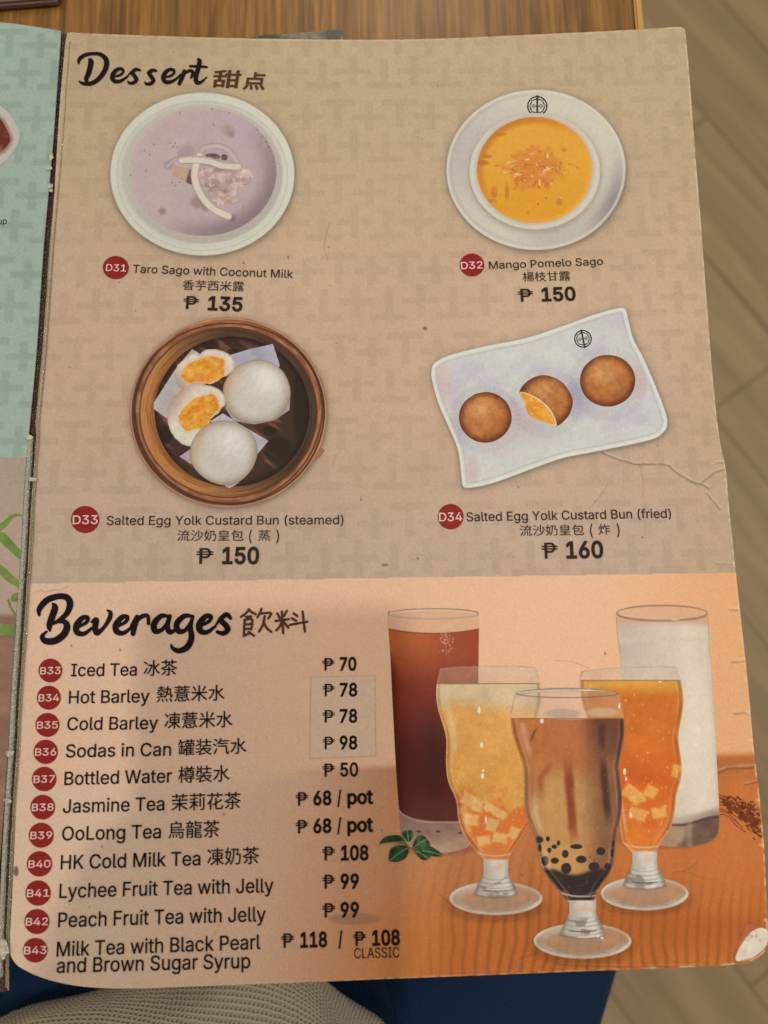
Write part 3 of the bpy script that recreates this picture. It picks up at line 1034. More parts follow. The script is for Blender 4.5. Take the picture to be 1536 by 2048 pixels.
write("price", [peso(562.8, 588.3), latin("118", 601, 654.3, B_), latin("/", 676.7, 685.3, B_), peso(706.8, 732.3), latin("108", 744.5, 800.3, B_)], (562.8, 1895), (800.3, 1888.6), 27, M_BLACK, menu)
write("price_note", [latin("CLASSIC", 708.6, 798.8)], (708.6, 1916.2), (798.8, 1914.2), 19, M_BLACK, menu)

# ------------------------------------------------------------------ dish pictures
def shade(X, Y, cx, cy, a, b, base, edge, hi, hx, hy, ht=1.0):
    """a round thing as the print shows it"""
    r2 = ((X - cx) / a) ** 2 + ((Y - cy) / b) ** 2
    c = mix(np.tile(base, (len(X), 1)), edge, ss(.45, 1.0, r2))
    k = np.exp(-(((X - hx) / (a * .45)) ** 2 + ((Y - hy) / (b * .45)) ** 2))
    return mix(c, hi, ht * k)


# taro bowl
A = lambda pts: Z(180, 170, 3.339, pts)


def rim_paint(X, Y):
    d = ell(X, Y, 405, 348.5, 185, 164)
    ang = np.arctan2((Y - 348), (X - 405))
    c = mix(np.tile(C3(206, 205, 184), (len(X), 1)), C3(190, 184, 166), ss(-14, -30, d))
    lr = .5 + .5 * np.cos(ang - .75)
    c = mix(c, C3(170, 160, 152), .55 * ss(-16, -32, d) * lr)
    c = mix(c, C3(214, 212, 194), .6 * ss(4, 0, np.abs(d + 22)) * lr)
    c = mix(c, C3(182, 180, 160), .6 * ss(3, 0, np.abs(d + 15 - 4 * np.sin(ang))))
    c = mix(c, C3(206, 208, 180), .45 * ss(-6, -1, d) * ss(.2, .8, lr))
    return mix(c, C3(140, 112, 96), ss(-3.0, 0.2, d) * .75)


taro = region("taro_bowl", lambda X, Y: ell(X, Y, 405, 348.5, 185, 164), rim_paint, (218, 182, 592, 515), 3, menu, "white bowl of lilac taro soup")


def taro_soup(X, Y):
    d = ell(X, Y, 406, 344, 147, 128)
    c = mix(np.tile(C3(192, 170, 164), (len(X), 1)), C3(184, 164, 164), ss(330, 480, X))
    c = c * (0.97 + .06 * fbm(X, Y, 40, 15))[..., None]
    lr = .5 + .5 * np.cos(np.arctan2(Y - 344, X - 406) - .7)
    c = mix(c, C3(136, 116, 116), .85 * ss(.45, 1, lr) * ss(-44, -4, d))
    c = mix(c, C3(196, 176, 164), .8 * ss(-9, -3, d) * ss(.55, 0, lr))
    for x, y, r, s, col in ((372, 306, 22, .5, (146, 130, 138)), (338, 330, 14, .5, (140, 124, 130)), (325, 423, 10, .8, (150, 124, 108)), (457, 262, 16, .55, (160, 138, 122)),
                            (462, 270, 9, .5, (150, 126, 110)), (395, 405, 17, .7, (152, 124, 108)), (410, 415, 12, .7, (150, 120, 106)), (464, 436, 10, .6, (120, 100, 104)), (430, 345, 70, .25, (160, 140, 140))):
        k = ss(1, 0, ((X - x) ** 2 + (Y - y) ** 2) / r ** 2 + .6 * (fbm(X, Y, 9, 3) - .5))
        c = mix(c, C3(*col), s * k)
    r = np.random.default_rng(5)
    cl = [(360, 227), (341, 287), (348, 293), (351, 288), (345, 296), (355, 295), (459, 227), (515, 260), (525, 274), (532, 284), (538, 294), (541, 303), (547, 324), (487, 413), (262, 352), (290, 302), (300, 310), (351, 372),
          (345, 366), (360, 365), (308, 290), (428, 250), (424, 219), (500, 432), (476, 460), (293, 342)]
    for x, y in cl:
        k = ss(2.6, .8, np.hypot(X - x, Y - y))
        c = mix(c, C3(112, 92, 96), .6 * k)
        c = mix(c, C3(206, 190, 184), .35 * ss(1.8, .4, np.hypot(X - x - 2, Y - y + 1)))
    return c


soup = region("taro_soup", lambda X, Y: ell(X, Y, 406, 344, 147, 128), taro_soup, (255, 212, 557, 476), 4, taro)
PILE = smooth(A([(735, 560), (860, 560), (1000, 545), (1095, 600), (1060, 660), (985, 700), (990, 770), (920, 800), (830, 790), (780, 700), (730, 650)]), True, 4)
region("sago_pearls", lambda X, Y: poly(X, Y, PILE) + 9 * (fbm(X, Y, 12, 9) - .5),
       lambda X, Y: mix(mix(mix(C3(184, 154, 142), C3(208, 184, 172), ss(.35, .7, fbm(X, Y, 9, 19))), C3(150, 116, 104), .6 * ss(.5, .75, fbm(X, Y, 12, 22))), C3(232, 214, 202), .7 * ss(.66, .78, fbm(X, Y, 7, 24))), (395, 325, 512, 415), 5, taro)
CHUNK = np.array(A([(560, 538), (690, 575), (678, 662), (552, 602)]))
region("taro_chunk", lambda X, Y: poly(X, Y, CHUNK) - 1.5,
       lambda X, Y: mix(np.tile(C3(196, 166, 132), (len(X), 1)) * (.95 + .1 * noise(X, Y, 5, 2))[..., None], C3(112, 80, 72), np.maximum(ss(374, 379, X + (Y - 350) * .3), ss(3, 8, Y - 347 - (X - 345) * .55))), (342, 328, 392, 372), 5, taro)
region("red_bean", lambda X, Y: np.minimum(ell(X, Y, 426, 313, 15, 5.5, .12), ell(X, Y, 449, 315, 7, 6)), lambda X, Y: mix(C3(96, 64, 66), C3(140, 110, 108), noise(X, Y, 5, 3)), (405, 303, 462, 326), 5, taro)


def strip(pts, w, layer, col, name="coconut_strip", parent=taro, dark=(150, 132, 122)):
    p = chain(A(pts), w)
    x, y = p[:, 0], p[:, 1]
    region(name, lambda X, Y: stroke(X, Y, p), lambda X, Y: mix(np.tile(C3(*col), (len(X), 1)), C3(*dark), ss(-w * .55, 0, stroke(X, Y - 1.2, p)) * .6),
           (x.min() - 12, y.min() - 12, x.max() + 12, y.max() + 12), layer, parent)


strip([(730, 465), (755, 425), (815, 408), (890, 415), (950, 465), (985, 520)], 5.5, 6, (196, 178, 168))
strip([(520, 545), (560, 505), (620, 482)], 4.0, 6, (186, 168, 166))
strip([(732, 470), (708, 540), (700, 610), (720, 690), (760, 760), (830, 830), (925, 875)], 8.2, 7, (216, 204, 184))
strip([(612, 505), (700, 500), (800, 512), (890, 540), (990, 545)], 7.6, 9, (214, 202, 182))

# mango plate
Mg = lambda pts: Z(860, 160, 3.657, pts)


def emblem(cx, cy, R, rot, parent, layer, cut=None):
    """round emblem: double ring with stepped marks, two coin marks and a bar through the middle"""
    def sdf(X, Y):
        c, s = math.cos(rot), math.sin(rot)
        x, y = ((X - cx) * c + (Y - cy) * s) / R, (-(X - cx) * s + (Y - cy) * c) / R
        r = np.hypot(x, y)
        d = np.abs(r - .95) - .07
        a = np.arctan2(y, x)
        ticks = np.maximum(np.abs(r - .70) - .06, .16 - np.abs(np.sin(a * 4.0)) * .5)
        d = np.minimum(d, ticks)
        sp = np.abs((a / (math.pi / 4) + .5) % 1 - .5) * (math.pi / 4) * r
        d = np.minimum(d, np.maximum(sp - .03, np.abs(r - .82) - .12))
        d = np.minimum(d, np.maximum(np.abs(x) - .10, np.abs(y) - 1.08))
        for q in (-.36, .36):
            d = np.minimum(d, np.abs(np.abs(x - q) + np.abs(y) - .2) - .045)
            d = np.minimum(d, np.hypot(x - q, y) - .06)
        d = d * R
        if cut is not None:
            d = np.maximum(d, cut(X, Y))
        return d
    region("emblem", sdf, lambda X, Y: np.tile(C3(44, 54, 42), (len(X), 1)), (cx - R * 1.2, cy - R * 1.2, cx + R * 1.2, cy + R * 1.2), layer, parent, h=.45)


def plate_paint(X, Y):
    d = ell(X, Y, 1072, 339.5, 180, 161)
    ang = np.degrees(np.arctan2(Y - 342, X - 1070))
    c = mix(np.tile(C3(204, 197, 174), (len(X), 1)), C3(186, 176, 166), np.exp(-((ang - 195 + 360 * (ang < 0)) / 45) ** 2 * 1.0) * .9)
    k = np.exp(-((ang - 22) / 26) ** 2)
    c = mix(c, C3(142, 130, 130), .85 * k * ss(-48, -10, d))
    c = mix(c, C3(176, 166, 158), .6 * np.exp(-((ang - 75) / 22) ** 2))
    c = mix(c, C3(208, 202, 184), .75 * ss(4, 1, np.abs(d + 4)))
    c = mix(c, C3(166, 156, 150), .35 * ss(5, 1, np.abs(d + 10)) * ss(.1, .9, .5 - .5 * np.cos(np.radians(ang))))
    dd = ell(X, Y, 1071, 347, 132, 117)
    c = mix(c, C3(150, 140, 126), .5 * np.exp(-np.clip(dd, 0, 99) / 5))
    return mix(c, C3(146, 124, 106), ss(-1.8, .3, d) * .75)


plate = region("mango_plate", lambda X, Y: ell(X, Y, 1072, 339.5, 180, 161), plate_paint, (888, 175, 1256, 504), 3, menu, "white saucer under the mango soup bowl")
emblem(1074.6, 212, 20, 0, plate, 4)


def mbowl(X, Y):
    d = ell(X, Y, 1069.6, 343, 132, 117)
    di = ell(X, Y, 1069, 340, 115, 106)
    c = mix(np.tile(C3(208, 202, 180), (len(X), 1)), C3(196, 180, 160), ss(10, 1, di))
    c = mix(c, C3(188, 184, 170), .7 * ss(-6, -1, d))
    return mix(c, C3(136, 122, 106), .7 * ss(-1.8, .2, d) * ss(-.6, .5, (Y - 343) / 117 + .3))


mb = region("soup_bowl", lambda X, Y: ell(X, Y, 1069.6, 343, 132, 117), mbowl, (934, 222, 1206, 464), 5, menu, "white bowl of orange mango soup")


def mango(X, Y):
    d = ell(X, Y, 1069, 340, 115, 106)
    c = mix(np.tile(C3(226, 162, 58), (len(X), 1)), C3(222, 154, 48), ss(300, 430, Y)) * (.985 + .03 * fbm(X, Y, 30, 4))[..., None]
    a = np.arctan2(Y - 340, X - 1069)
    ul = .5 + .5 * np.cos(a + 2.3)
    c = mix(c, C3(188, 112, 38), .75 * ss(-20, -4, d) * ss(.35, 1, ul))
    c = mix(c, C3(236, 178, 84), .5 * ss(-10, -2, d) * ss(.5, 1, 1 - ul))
    r2 = ((X - 1070) / 62) ** 2 + ((Y - 335) / 48) ** 2
    c = mix(c, C3(206, 130, 52), .75 * ss(1.1, .2, r2 + 1.2 * (fbm(X, Y, 18, 8) - .5)))
    for x, y, rx, ry, s in ((965, 325, 16, 6, .7), (975, 312, 12, 5, .6), (988, 385, 8, 14, .5), (1014, 385, 5, 22, .55), (1092, 371, 4, 4, .9), (1076, 408, 3, 3, .7), (1092, 396, 3, 3, .5), (1030, 377, 4, 4, .4), (1119, 404, 8, 8, .5),
                            (1002, 268, 14, 5, .5), (1055, 425, 4, 3, .4), (1128, 300, 7, 5, .5), (980, 402, 10, 5, .4)):
        c = mix(c, C3(178, 106, 40), s * ss(1.2, .2, ((X - x) / rx) ** 2 + ((Y - y) / ry) ** 2))
    return c


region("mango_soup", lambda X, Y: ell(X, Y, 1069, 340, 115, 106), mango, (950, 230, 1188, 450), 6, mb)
r = np.random.default_rng(11)
fib = []
for k in range(84):
    a = r.uniform(0, 2 * math.pi)
    rr = 40 * r.random() ** .6
    x, y = 1068 + 1.35 * rr * math.cos(a), 338 + rr * math.sin(a)
    t = r.uniform(0, math.pi)
    L = r.uniform(5, 14)
    fib.append(chain([(x - L * math.cos(t), y - L * .7 * math.sin(t)), (x + r.uniform(-4, 4), y + r.uniform(-4, 4)), (x + L * math.cos(t), y + L * .7 * math.sin(t))], r.uniform(1.2, 3.2)))
for x, y, L, t in ((1146, 332, 10, .4), (1136, 342, 9, .2), (1000, 332, 9, 0), (1013, 392, 14, 1.4), (993, 376, 9, 1.9), (1121, 398, 7, .8), (984, 399, 9, .3)):
    fib.append(chain([(x - L * math.cos(t), y - L * math.sin(t)), (x, y - 2), (x + L * math.cos(t), y + L * math.sin(t))], 1.5))


def fibd(X, Y, sel):
    d = np.full(X.shape, 1e9)
    for i, p in enumerate(fib):
        if i % 2 == sel:
            d = np.minimum(d, stroke(X, Y, p))
    return d


region("pomelo_shreds", lambda X, Y: fibd(X, Y, 0), lambda X, Y: mix(C3(198, 112, 46), C3(224, 148, 78), noise(X, Y, 9, 2)), (960, 265, 1165, 425), 7, mb, h=.8)
region("pomelo_shreds", lambda X, Y: fibd(X, Y, 1) + .8, lambda X, Y: mix(C3(216, 134, 66), C3(238, 188, 132), ss(.4, .9, noise(X, Y, 8, 3))), (960, 265, 1165, 425), 8, mb, h=.8)

# steamed buns in a bamboo steamer
Bm = lambda pts: Z(230, 620, 3.339, pts)


def steamer_paint(X, Y):
    d = ell(X, Y, 456.7, 825, 197.5, 190)
    a = np.arctan2(Y - 825, X - 457)
    n = fbm(a * 60, d * 1.5, 9, 31)
    c = mix(C3(140, 88, 58), C3(182, 122, 82), ss(.3, .75, n))
    c = mix(c, C3(78, 50, 38), .85 * ss(2.6, .6, np.abs(d + 10 + 2 * np.sin(a * 3))))
    c = mix(c, C3(196, 152, 112), .8 * ss(2.0, .3, np.abs(d + 2.5)))
    c = mix(c, C3(66, 44, 34), .9 * ss(2.4, .8, np.abs(d + 6)) * ss(-.2, .8, np.sin(a - 0.2) * .3 + np.cos(a)))
    c = mix(c, C3(70, 46, 36), .75 * ss(.15, .75, np.cos(a - 2.75)) * ss(-16, -7, d) * ss(-2, -5, d))
    # inner wall
    w = ss(-19, -22, d)
    lit = ss(-.5, .95, np.cos(a - 2.75))
    wall = mix(C3(80, 58, 42), C3(176, 116, 64), lit)
    wall = mix(wall, C3(120, 74, 44), .7 * ss(-34, -50, d) * lit)
    wall = mix(wall, C3(206, 150, 88), .5 * np.exp(-((d + 27) / 4) ** 2) * lit)
    wall = wall * (.72 + .56 * fbm(a * 26, d * 5, 9, 37))[..., None]
    c = mix(c, wall, w)
    c = mix(c, C3(88, 54, 38), .8 * ss(2.2, .4, np.abs(d + 20)))
    return mix(c, C3(160, 120, 88), .6 * ss(-1.4, .2, d))


st = region("bamboo_steamer", lambda X, Y: np.minimum(ell(X, Y, 456.7, 825, 197.5, 190), stroke(X, Y, chain([(627, 918), (635, 911), (643, 902)], 5.5))), steamer_paint, (255, 630, 662, 1020), 3, menu, "round bamboo steamer holding white custard buns")


def sfloor(X, Y):
    d = ell(X, Y, 464, 823.5, 155, 150)
    u = (X - 464) * .64 - (Y - 823) * .77
    c = mix(C3(72, 53, 42), C3(134, 90, 64), ss(.45, .75, fbm((X - 464) * .77 + (Y - 823) * .64, u * 4, 60, 41)) * ss(12, -12, X - 560 - (Y - 823) * .3))
    for x, y, a, b in ((466, 703, 12, 6), (540, 862, 16, 10), (556, 900, 30, 28), (610, 800, 26, 110), (330, 870, 16, 20), (420, 690, 20, 10)):
        c = mix(c, C3(50, 39, 32), .8 * ss(1.3, .5, ((X - x) / a) ** 2 + ((Y - y) / b) ** 2))
    c = mix(c, C3(54, 44, 34), .75 * ss(-34, -2, d) * ss(-.2, .5, np.cos(np.arctan2(Y - 823, X - 464) + .2)))
    return mix(c, C3(44, 34, 28), .7 * ss(-12, -2, d))


sf = region("steamer_floor", lambda X, Y: ell(X, Y, 464, 823.5, 155, 150), sfloor, (306, 670, 622, 976), 4, st)
for pts, col in (([(515, 262), (562, 288), (640, 380), (560, 640), (430, 600), (350, 725), (258, 660), (258, 618), (400, 400)], (184, 176, 172)),
                 ([(760, 305), (900, 262), (1055, 228), (1100, 368), (1060, 500), (800, 460)], (174, 168, 178)),
                 ([(720, 690), (840, 765), (1025, 875), (955, 958), (900, 1000), (700, 900), (640, 740)], (180, 176, 184)),
                 ([(428, 978), (500, 930), (620, 900), (600, 1060), (505, 1026)], (178, 166, 166)), ([(700, 1150), (830, 1150), (795, 1175), (765, 1190), (735, 1176)], (176, 168, 158)),
                 ([(735, 650), (790, 740), (930, 765), (1060, 740), (1165, 670), (1170, 600), (1000, 560)], (168, 156, 146))):
    p = np.array(Bm(pts))
    region("paper_liner", lambda X, Y, p=p: poly(X, Y, p), lambda X, Y, col=col: np.tile(C3(*col), (len(X), 1)) * (.88 + .22 * fbm(X, Y, 26, 14))[..., None],
           (p[:, 0].min() - 2, p[:, 1].min() - 2, p[:, 0].max() + 2, p[:, 1].max() + 2), 5, st)


def bun(pts, paint, layer, name="custard_bun"):
    p = smooth(Bm(pts), True, 5)
    return region(name, lambda X, Y: poly(X, Y, p), lambda X, Y: paint(X, Y, poly(X, Y, p)), (p[:, 0].min() - 2, p[:, 1].min() - 2, p[:, 0].max() + 2, p[:, 1].max() + 2), layer, st, tex=.04)


def whole(cx, cy, wx):
    def f(X, Y, d):
        c = shade(X, Y, cx, cy, 68, 65, C3(204, 196, 180), C3(170, 152, 132), C3(228, 224, 212), cx + 20, cy - 22, .9)
        c = mix(c, C3(206, 172, 130), .6 * ss(cx - 26, cx - 66, X + (Y - cy) * .3))
        n = fbm(X, Y, 22, 17)
        dimp = fbm(X + 1.5, Y + 1.5, 8, 18) - fbm(X - 1.5, Y - 1.5, 8, 18)
        c = c * (1 + .05 * (n - .5) + .07 * dimp)[..., None]
        c = mix(c, C3(194, 182, 172), .30 * ss(.55, .8, fbm(X, Y, 34, 19)))
        return mix(c, C3(150, 130, 108), .6 * ss(-4.5, 0, d))
    return f


bun([(722, 560), (735, 480), (790, 400), (870, 348), (950, 333), (1040, 350), (1120, 410), (1165, 500), (1170, 590), (1130, 680), (1050, 738), (940, 755), (830, 735), (750, 660)], whole(513, 784, 1), 6)
def PALE(X, Y, d):
    c = np.tile(C3(218, 211, 192), (len(X), 1)) * (.94 + .12 * fbm(X, Y, 9, 3))[..., None]
    c = mix(c, C3(196, 184, 162), .5 * ss(.5, .8, fbm(X, Y, 5, 13)))
    return mix(c, C3(182, 160, 134), .7 * ss(-5, 0, d))


def ragged(p, amp, seed):
    """torn, crumbly outline"""
    q = smooth(p, True, 9)
    n = len(q)
    r_ = np.random.default_rng(seed)
    a = np.convolve(np.tile(r_.standard_normal(n), 3), [.25, .5, .25], 'same')[n:2 * n] * amp
    e = np.roll(q, -1, 0) - np.roll(q, 1, 0)
    e /= np.linalg.norm(e, axis=1)[:, None] + 1e-9
    return q + np.stack([e[:, 1], -e[:, 0]], 1) * a[:, None]


def half_bun(pts, yolk, skin_side, layer, seed):
    p = ragged(Bm(pts), .55, seed)
    y = ragged(Bm(yolk), 1.3, seed + 1)
    nx, ny, off = skin_side

    def f(X, Y):
        d = poly(X, Y, p)
        c = PALE(X, Y, d)
        k = ss(off - 3, off + 9, X * nx + Y * ny)
        sk = mix(C3(212, 196, 174), C3(188, 158, 130), ss(off + 4, off + 30, X * nx + Y * ny)) * (.94 + .12 * fbm(X, Y, 16, 5))[..., None]
        c = mix(c, sk, .9 * k)
        dy = poly(X, Y, y)
        return mix(c, C3(232, 196, 136), .75 * ss(7, 0, dy) * (1 - k))

    def g(X, Y):
        dy = poly(X, Y, y)
        n = fbm(X, Y, 13, 23 + seed)
        rel = fbm(X + 1.2, Y + 1.6, 9, 29) - fbm(X - 1.2, Y - 1.6, 9, 29)
        c = mix(C3(222, 142, 42), C3(238, 170, 74), ss(.3, .7, n))
        c = c * (1 + .30 * rel)[..., None]
        c = mix(c, C3(246, 206, 140), .6 * ss(.64, .82, fbm(X, Y, 7, 25)))
        return mix(c, C3(236, 178, 92), .5 * ss(-4, 0, dy))
    lo, hi = p.min(0), p.max(0)
    o = region("custard_bun", lambda X, Y: poly(X, Y, p), f, (lo[0] - 2, lo[1] - 2, hi[0] + 2, hi[1] + 2), layer, st, "torn open steamed bun with orange custard")
    region("egg_custard", lambda X, Y: poly(X, Y, y), g, (lo[0] - 2, lo[1] - 2, hi[0] + 2, hi[1] + 2), layer + .5, st, h=.8)


YOLK = lambda X, Y, d: mix(mix(C3(222, 142, 40), C3(238, 168, 70), ss(.3, .7, fbm(X, Y, 12, 23))), C3(246, 206, 136), .7 * ss(.62, .8, fbm(X, Y, 6, 25)))
half_bun([(400, 430), (420, 370), (480, 312), (545, 280), (560, 300), (600, 270), (680, 265), (760, 295), (803, 350), (795, 400), (750, 440), (722, 448), (690, 470), (640, 495), (560, 488), (500, 500), (450, 533), (412, 490)],
         [(440, 425), (475, 372), (560, 330), (640, 306), (700, 322), (730, 330), (734, 385), (722, 445), (688, 466), (640, 490), (560, 486), (490, 490), (455, 462)], (-.7, .5, 108), 7, 3)
half_bun([(355, 640), (400, 570), (470, 520), (580, 500), (680, 520), (733, 575), (738, 630), (712, 655), (690, 690), (650, 720), (618, 770), (600, 800), (570, 840), (545, 870), (515, 908), (450, 895), (390, 840), (355, 760)],
         [(425, 710), (470, 645), (540, 592), (630, 562), (676, 578), (690, 630), (700, 665), (655, 700), (622, 780), (590, 800), (550, 790), (490, 808), (440, 780)], (-.80, -.60, -786), 8, 5)
bun([(500, 960), (515, 880), (570, 800), (650, 748), (730, 738), (820, 755), (900, 810), (945, 890), (948, 980), (910, 1070), (840, 1140), (750, 1172), (660, 1155), (580, 1110), (520, 1040)], whole(446, 906, 1), 10)

# fried buns on a curved tray
def tray_paint(X, Y):
    d = poly(X, Y, TRAY)
    c = np.tile(C3(200, 200, 190), (len(X), 1)) * (.97 + .06 * fbm(X, Y, 60, 33))[..., None]
    c = mix(c, C3(186, 178, 186), .7 * ss(.45, .75, fbm(X, Y, 70, 35)))
    for x, y, a, b, col, s in ((885, 770, 16, 60, (206, 178, 166), .8), (945, 940, 14, 26, (200, 170, 160), .8), (1045, 850, 26, 30, (204, 178, 168), .7), (1275, 765, 20, 30, (204, 172, 160), .8),
                               (985, 875, 60, 40, (196, 178, 180), .6), (1155, 800, 30, 40, (166, 160, 176), .8), (1215, 800, 70, 40, (186, 178, 190), .6), (1110, 640, 80, 14, (186, 176, 176), .7),
                               (1080, 870, 60, 26, (188, 180, 182), .5), (920, 860, 20, 40, (176, 166, 180), .6)):
        c = mix(c, C3(*col), .75 * s * ss(1.8, 0, ((X - x) / a) ** 2 + ((Y - y) / b) ** 2))
    # fluted paper cups under the buns
    for x, y, R in ((970, 838, 72), (1092, 806, 74), (1216, 768, 78)):
        rr, a = np.hypot(X - x, (Y - y) * 1.05), np.arctan2(Y - y, X - x)
        k = ss(R + 3, R - 3, rr) * ss(R - 34, R - 20, rr)
        c = c * (1 - .022 * k * (.5 + .5 * np.sin(a * 44 + 2 * noise(X, Y, 9, 3))) - .025 * k)[..., None]
    c = mix(c, C3(214, 218, 202), .85 * ss(-9, -5, d))
    c = mix(c, C3(178, 174, 168), .55 * ss(2.5, 0, np.abs(d + 11)))
    return mix(c, C3(150, 140, 122), .8 * ss(-1.8, .2, d))


tr = region("curved_tray", lambda X, Y: poly(X, Y, TRAY), tray_paint, (858, 610, 1340, 980), 3, menu, "white curved tray of three fried buns")
emblem(1165.7, 678, 17.5, -.2, tr, 4)


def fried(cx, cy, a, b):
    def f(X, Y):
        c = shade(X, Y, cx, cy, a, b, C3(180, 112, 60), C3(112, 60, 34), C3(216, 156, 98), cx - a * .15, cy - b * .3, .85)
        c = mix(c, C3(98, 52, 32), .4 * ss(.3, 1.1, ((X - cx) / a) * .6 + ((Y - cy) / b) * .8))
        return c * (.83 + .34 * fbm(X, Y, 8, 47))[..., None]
    return region("fried_bun", lambda X, Y: ell(X, Y, cx, cy, a, b) + 1.2 * (noise(X, Y, 24, 5) - .5), f, (cx - a - 3, cy - b - 3, cx + a + 3, cy + b + 3), 5, tr)


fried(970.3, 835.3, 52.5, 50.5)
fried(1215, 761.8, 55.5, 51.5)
Tz = lambda pts: Z(840, 600, 2.954, pts)
p2 = smooth(Tz([(588, 555), (620, 492), (690, 452), (760, 450), (840, 490), (890, 560), (900, 620), (870, 695), (800, 745), (765, 650), (680, 582)]), True, 5)
region("fried_bun", lambda X, Y: poly(X, Y, p2), lambda X, Y: shade(X, Y, 1093, 802, 53, 51, C3(176, 110, 60), C3(112, 60, 34), C3(208, 148, 92), 1086, 782, .8) * (.83 + .34 * fbm(X, Y, 8, 48))[..., None],
       (1036, 748, 1148, 856), 5, tr, "fried bun bitten open")
p3 = smooth(Tz([(590, 545), (680, 575), (765, 645), (806, 742), (735, 728), (660, 695), (632, 662), (615, 610)]), True, 4)
region("egg_custard", lambda X, Y: poly(X, Y, p3), lambda X, Y: mix(YOLK(X, Y, 0), C3(230, 212, 172), ss(-3.2, -1.6, poly(X, Y, p3)) * ss(-20, 20, (X - 1075) * .75 - (Y - 815) * .66 + 8)), (1036, 780, 1116, 856), 6, tr)

# ------------------------------------------------------------------ drink pictures
def profile(pts_l, pts_r):
    return smooth(np.array(list(pts_l) + list(pts_r)[::-1], float), True, 4)


HAZE = C3(206, 192, 172)


def inside(y, L, R):
    L, R = np.array(L), np.array(R)
    return np.interp(y, L[:, 1], L[:, 0]), np.interp(y, R[:, 1], R[:, 0])


# iced tea
TL = [(775.5, 1229), (780, 1300), (785, 1400), (789, 1480), (793, 1550), (797.4, 1609), (801, 1660), (806, 1682), (828, 1698)]
TR = [(957, 1229), (957, 1300), (956, 1400), (955, 1500), (954, 1600), (952, 1660), (946, 1684), (925, 1699)]
TEA = smooth(np.array(TL + [(880, 1706)] + TR[::-1] + [(948, 1222), (915, 1217.5), (866, 1216.5), (815, 1218), (784, 1223)], float), True, 3)


def tea_paint(X, Y):
    bgc = bev_bg(X, Y)
    l, r = inside(Y, TL, TR)
    u = (X - l) / (r - l)
    c = mix(bgc, C3(198, 146, 108), .34)
    top = 1258 + 9 * (1 - (2 * u - 1) ** 2)
    liq = mix(C3(180, 90, 44), C3(160, 70, 42), ss(.3, .8, u))
    liq = mix(liq, C3(126, 48, 32), ss(1285, 1390, Y + 25 * (.5 - u) + 30 * (fbm(X, Y, 60, 3) - .5)))
    liq = mix(liq, C3(84, 32, 26), ss(1370, 1520, Y))
    liq = mix(liq, C3(150, 76, 46), .35 * np.exp(-((u - .78) / .10) ** 2) * ss(1540, 1330, Y))
    liq = mix(liq, C3(60, 24, 22), .4 * np.exp(-((u - .45) / .16) ** 2) * ss(1380, 1480, Y))
    liq = liq * (.94 + .12 * fbm(X, Y * .5, 30, 2))[..., None]
    liq = mix(liq, C3(96, 50, 42), ss(1560, 1640, Y) * .7)
    liq = mix(liq, C3(184, 96, 50), .5 * np.exp(-((X - 810) / 30) ** 2 - ((Y - 1282) / 12) ** 2))
    liq = mix(liq, C3(140, 64, 40), .4 * np.exp(-((X - 800) / 26) ** 2 - ((Y - 1318) / 8) ** 2))
    liq = mix(liq, C3(60, 22, 20), .5 * ss(.10, .0, u) * ss(1290, 1350, Y))
    bot = 1613 + 29 * np.sqrt(np.clip(1 - (1 - np.clip((X - 798) / 75, 0, 1)) ** 2, 0, 1))
    c = mix(c, liq, ss(top - 1, top + 1.5, Y))
    c = mix(c, C3(108, 48, 30), .7 * ss(2.2, .4, np.abs(Y - top)))
    base = mix(C3(146, 112, 96), C3(184, 146, 118), ss(1650, 1700, Y)) * (.85 + .3 * fbm(X * .5, Y, 14, 53))[..., None]
    c = mix(c, base, ss(bot - 1, bot + 2, Y))
    c = mix(c, C3(196, 170, 154), .5 * ss(2.2, .5, np.abs(Y - bot - 3)))
    for x, y, a in ((876, 1663, 5), (838, 1663, 6), (920, 1666, 4)):
        c = mix(c, C3(70, 46, 40), .8 * ss(1.1, .5, ((X - x) / a) ** 2 + ((Y - y) / 2.6) ** 2))
    rim = np.abs(ell(X, Y, 866, 1227, 90, 10))
    c = mix(c, C3(142, 118, 98), .85 * ss(2.4, .6, rim))
    c = mix(c, C3(226, 208, 184), .6 * ss(1.8, .2, np.abs(ell(X, Y, 866, 1228.5, 86, 8))))
    rr = np.random.default_rng(3)
    for _ in range(85):
        x, y = rr.normal(893, 8 + 14 * (rr.random() < .35)), rr.uniform(1243, 1306)
        if y > 1262 and abs(x - 892) > 14:
            continue
        k = ss(2.4, .6, np.hypot(X - x, (Y - y) * .8))
        c = mix(c, C3(232, 190, 166), .55 * k * rr.uniform(.4, 1))
    return c


region("iced_tea_glass", lambda X, Y: poly(X, Y, TEA), tea_paint, (770, 1212, 962, 1710), 3, menu, "tall glass of dark iced tea", h=1.0)

# barley water
BL = [(1232, 1230), (1236, 1280), (1241, 1320), (1246, 1400), (1252, 1500), (1262, 1600), (1266, 1650), (1275, 1680)]
BR = [(1415.6, 1230), (1419, 1300), (1427.7, 1433), (1431.4, 1480), (1435, 1550), (1439, 1630), (1437, 1662), (1430, 1676), (1410, 1687)]
BAR = smooth(np.array(BL + [(1319, 1691), (1370, 1694)] + BR[::-1] + [(1405, 1219), (1370, 1211), (1324, 1209), (1276, 1211), (1242, 1219)], float), True, 3)


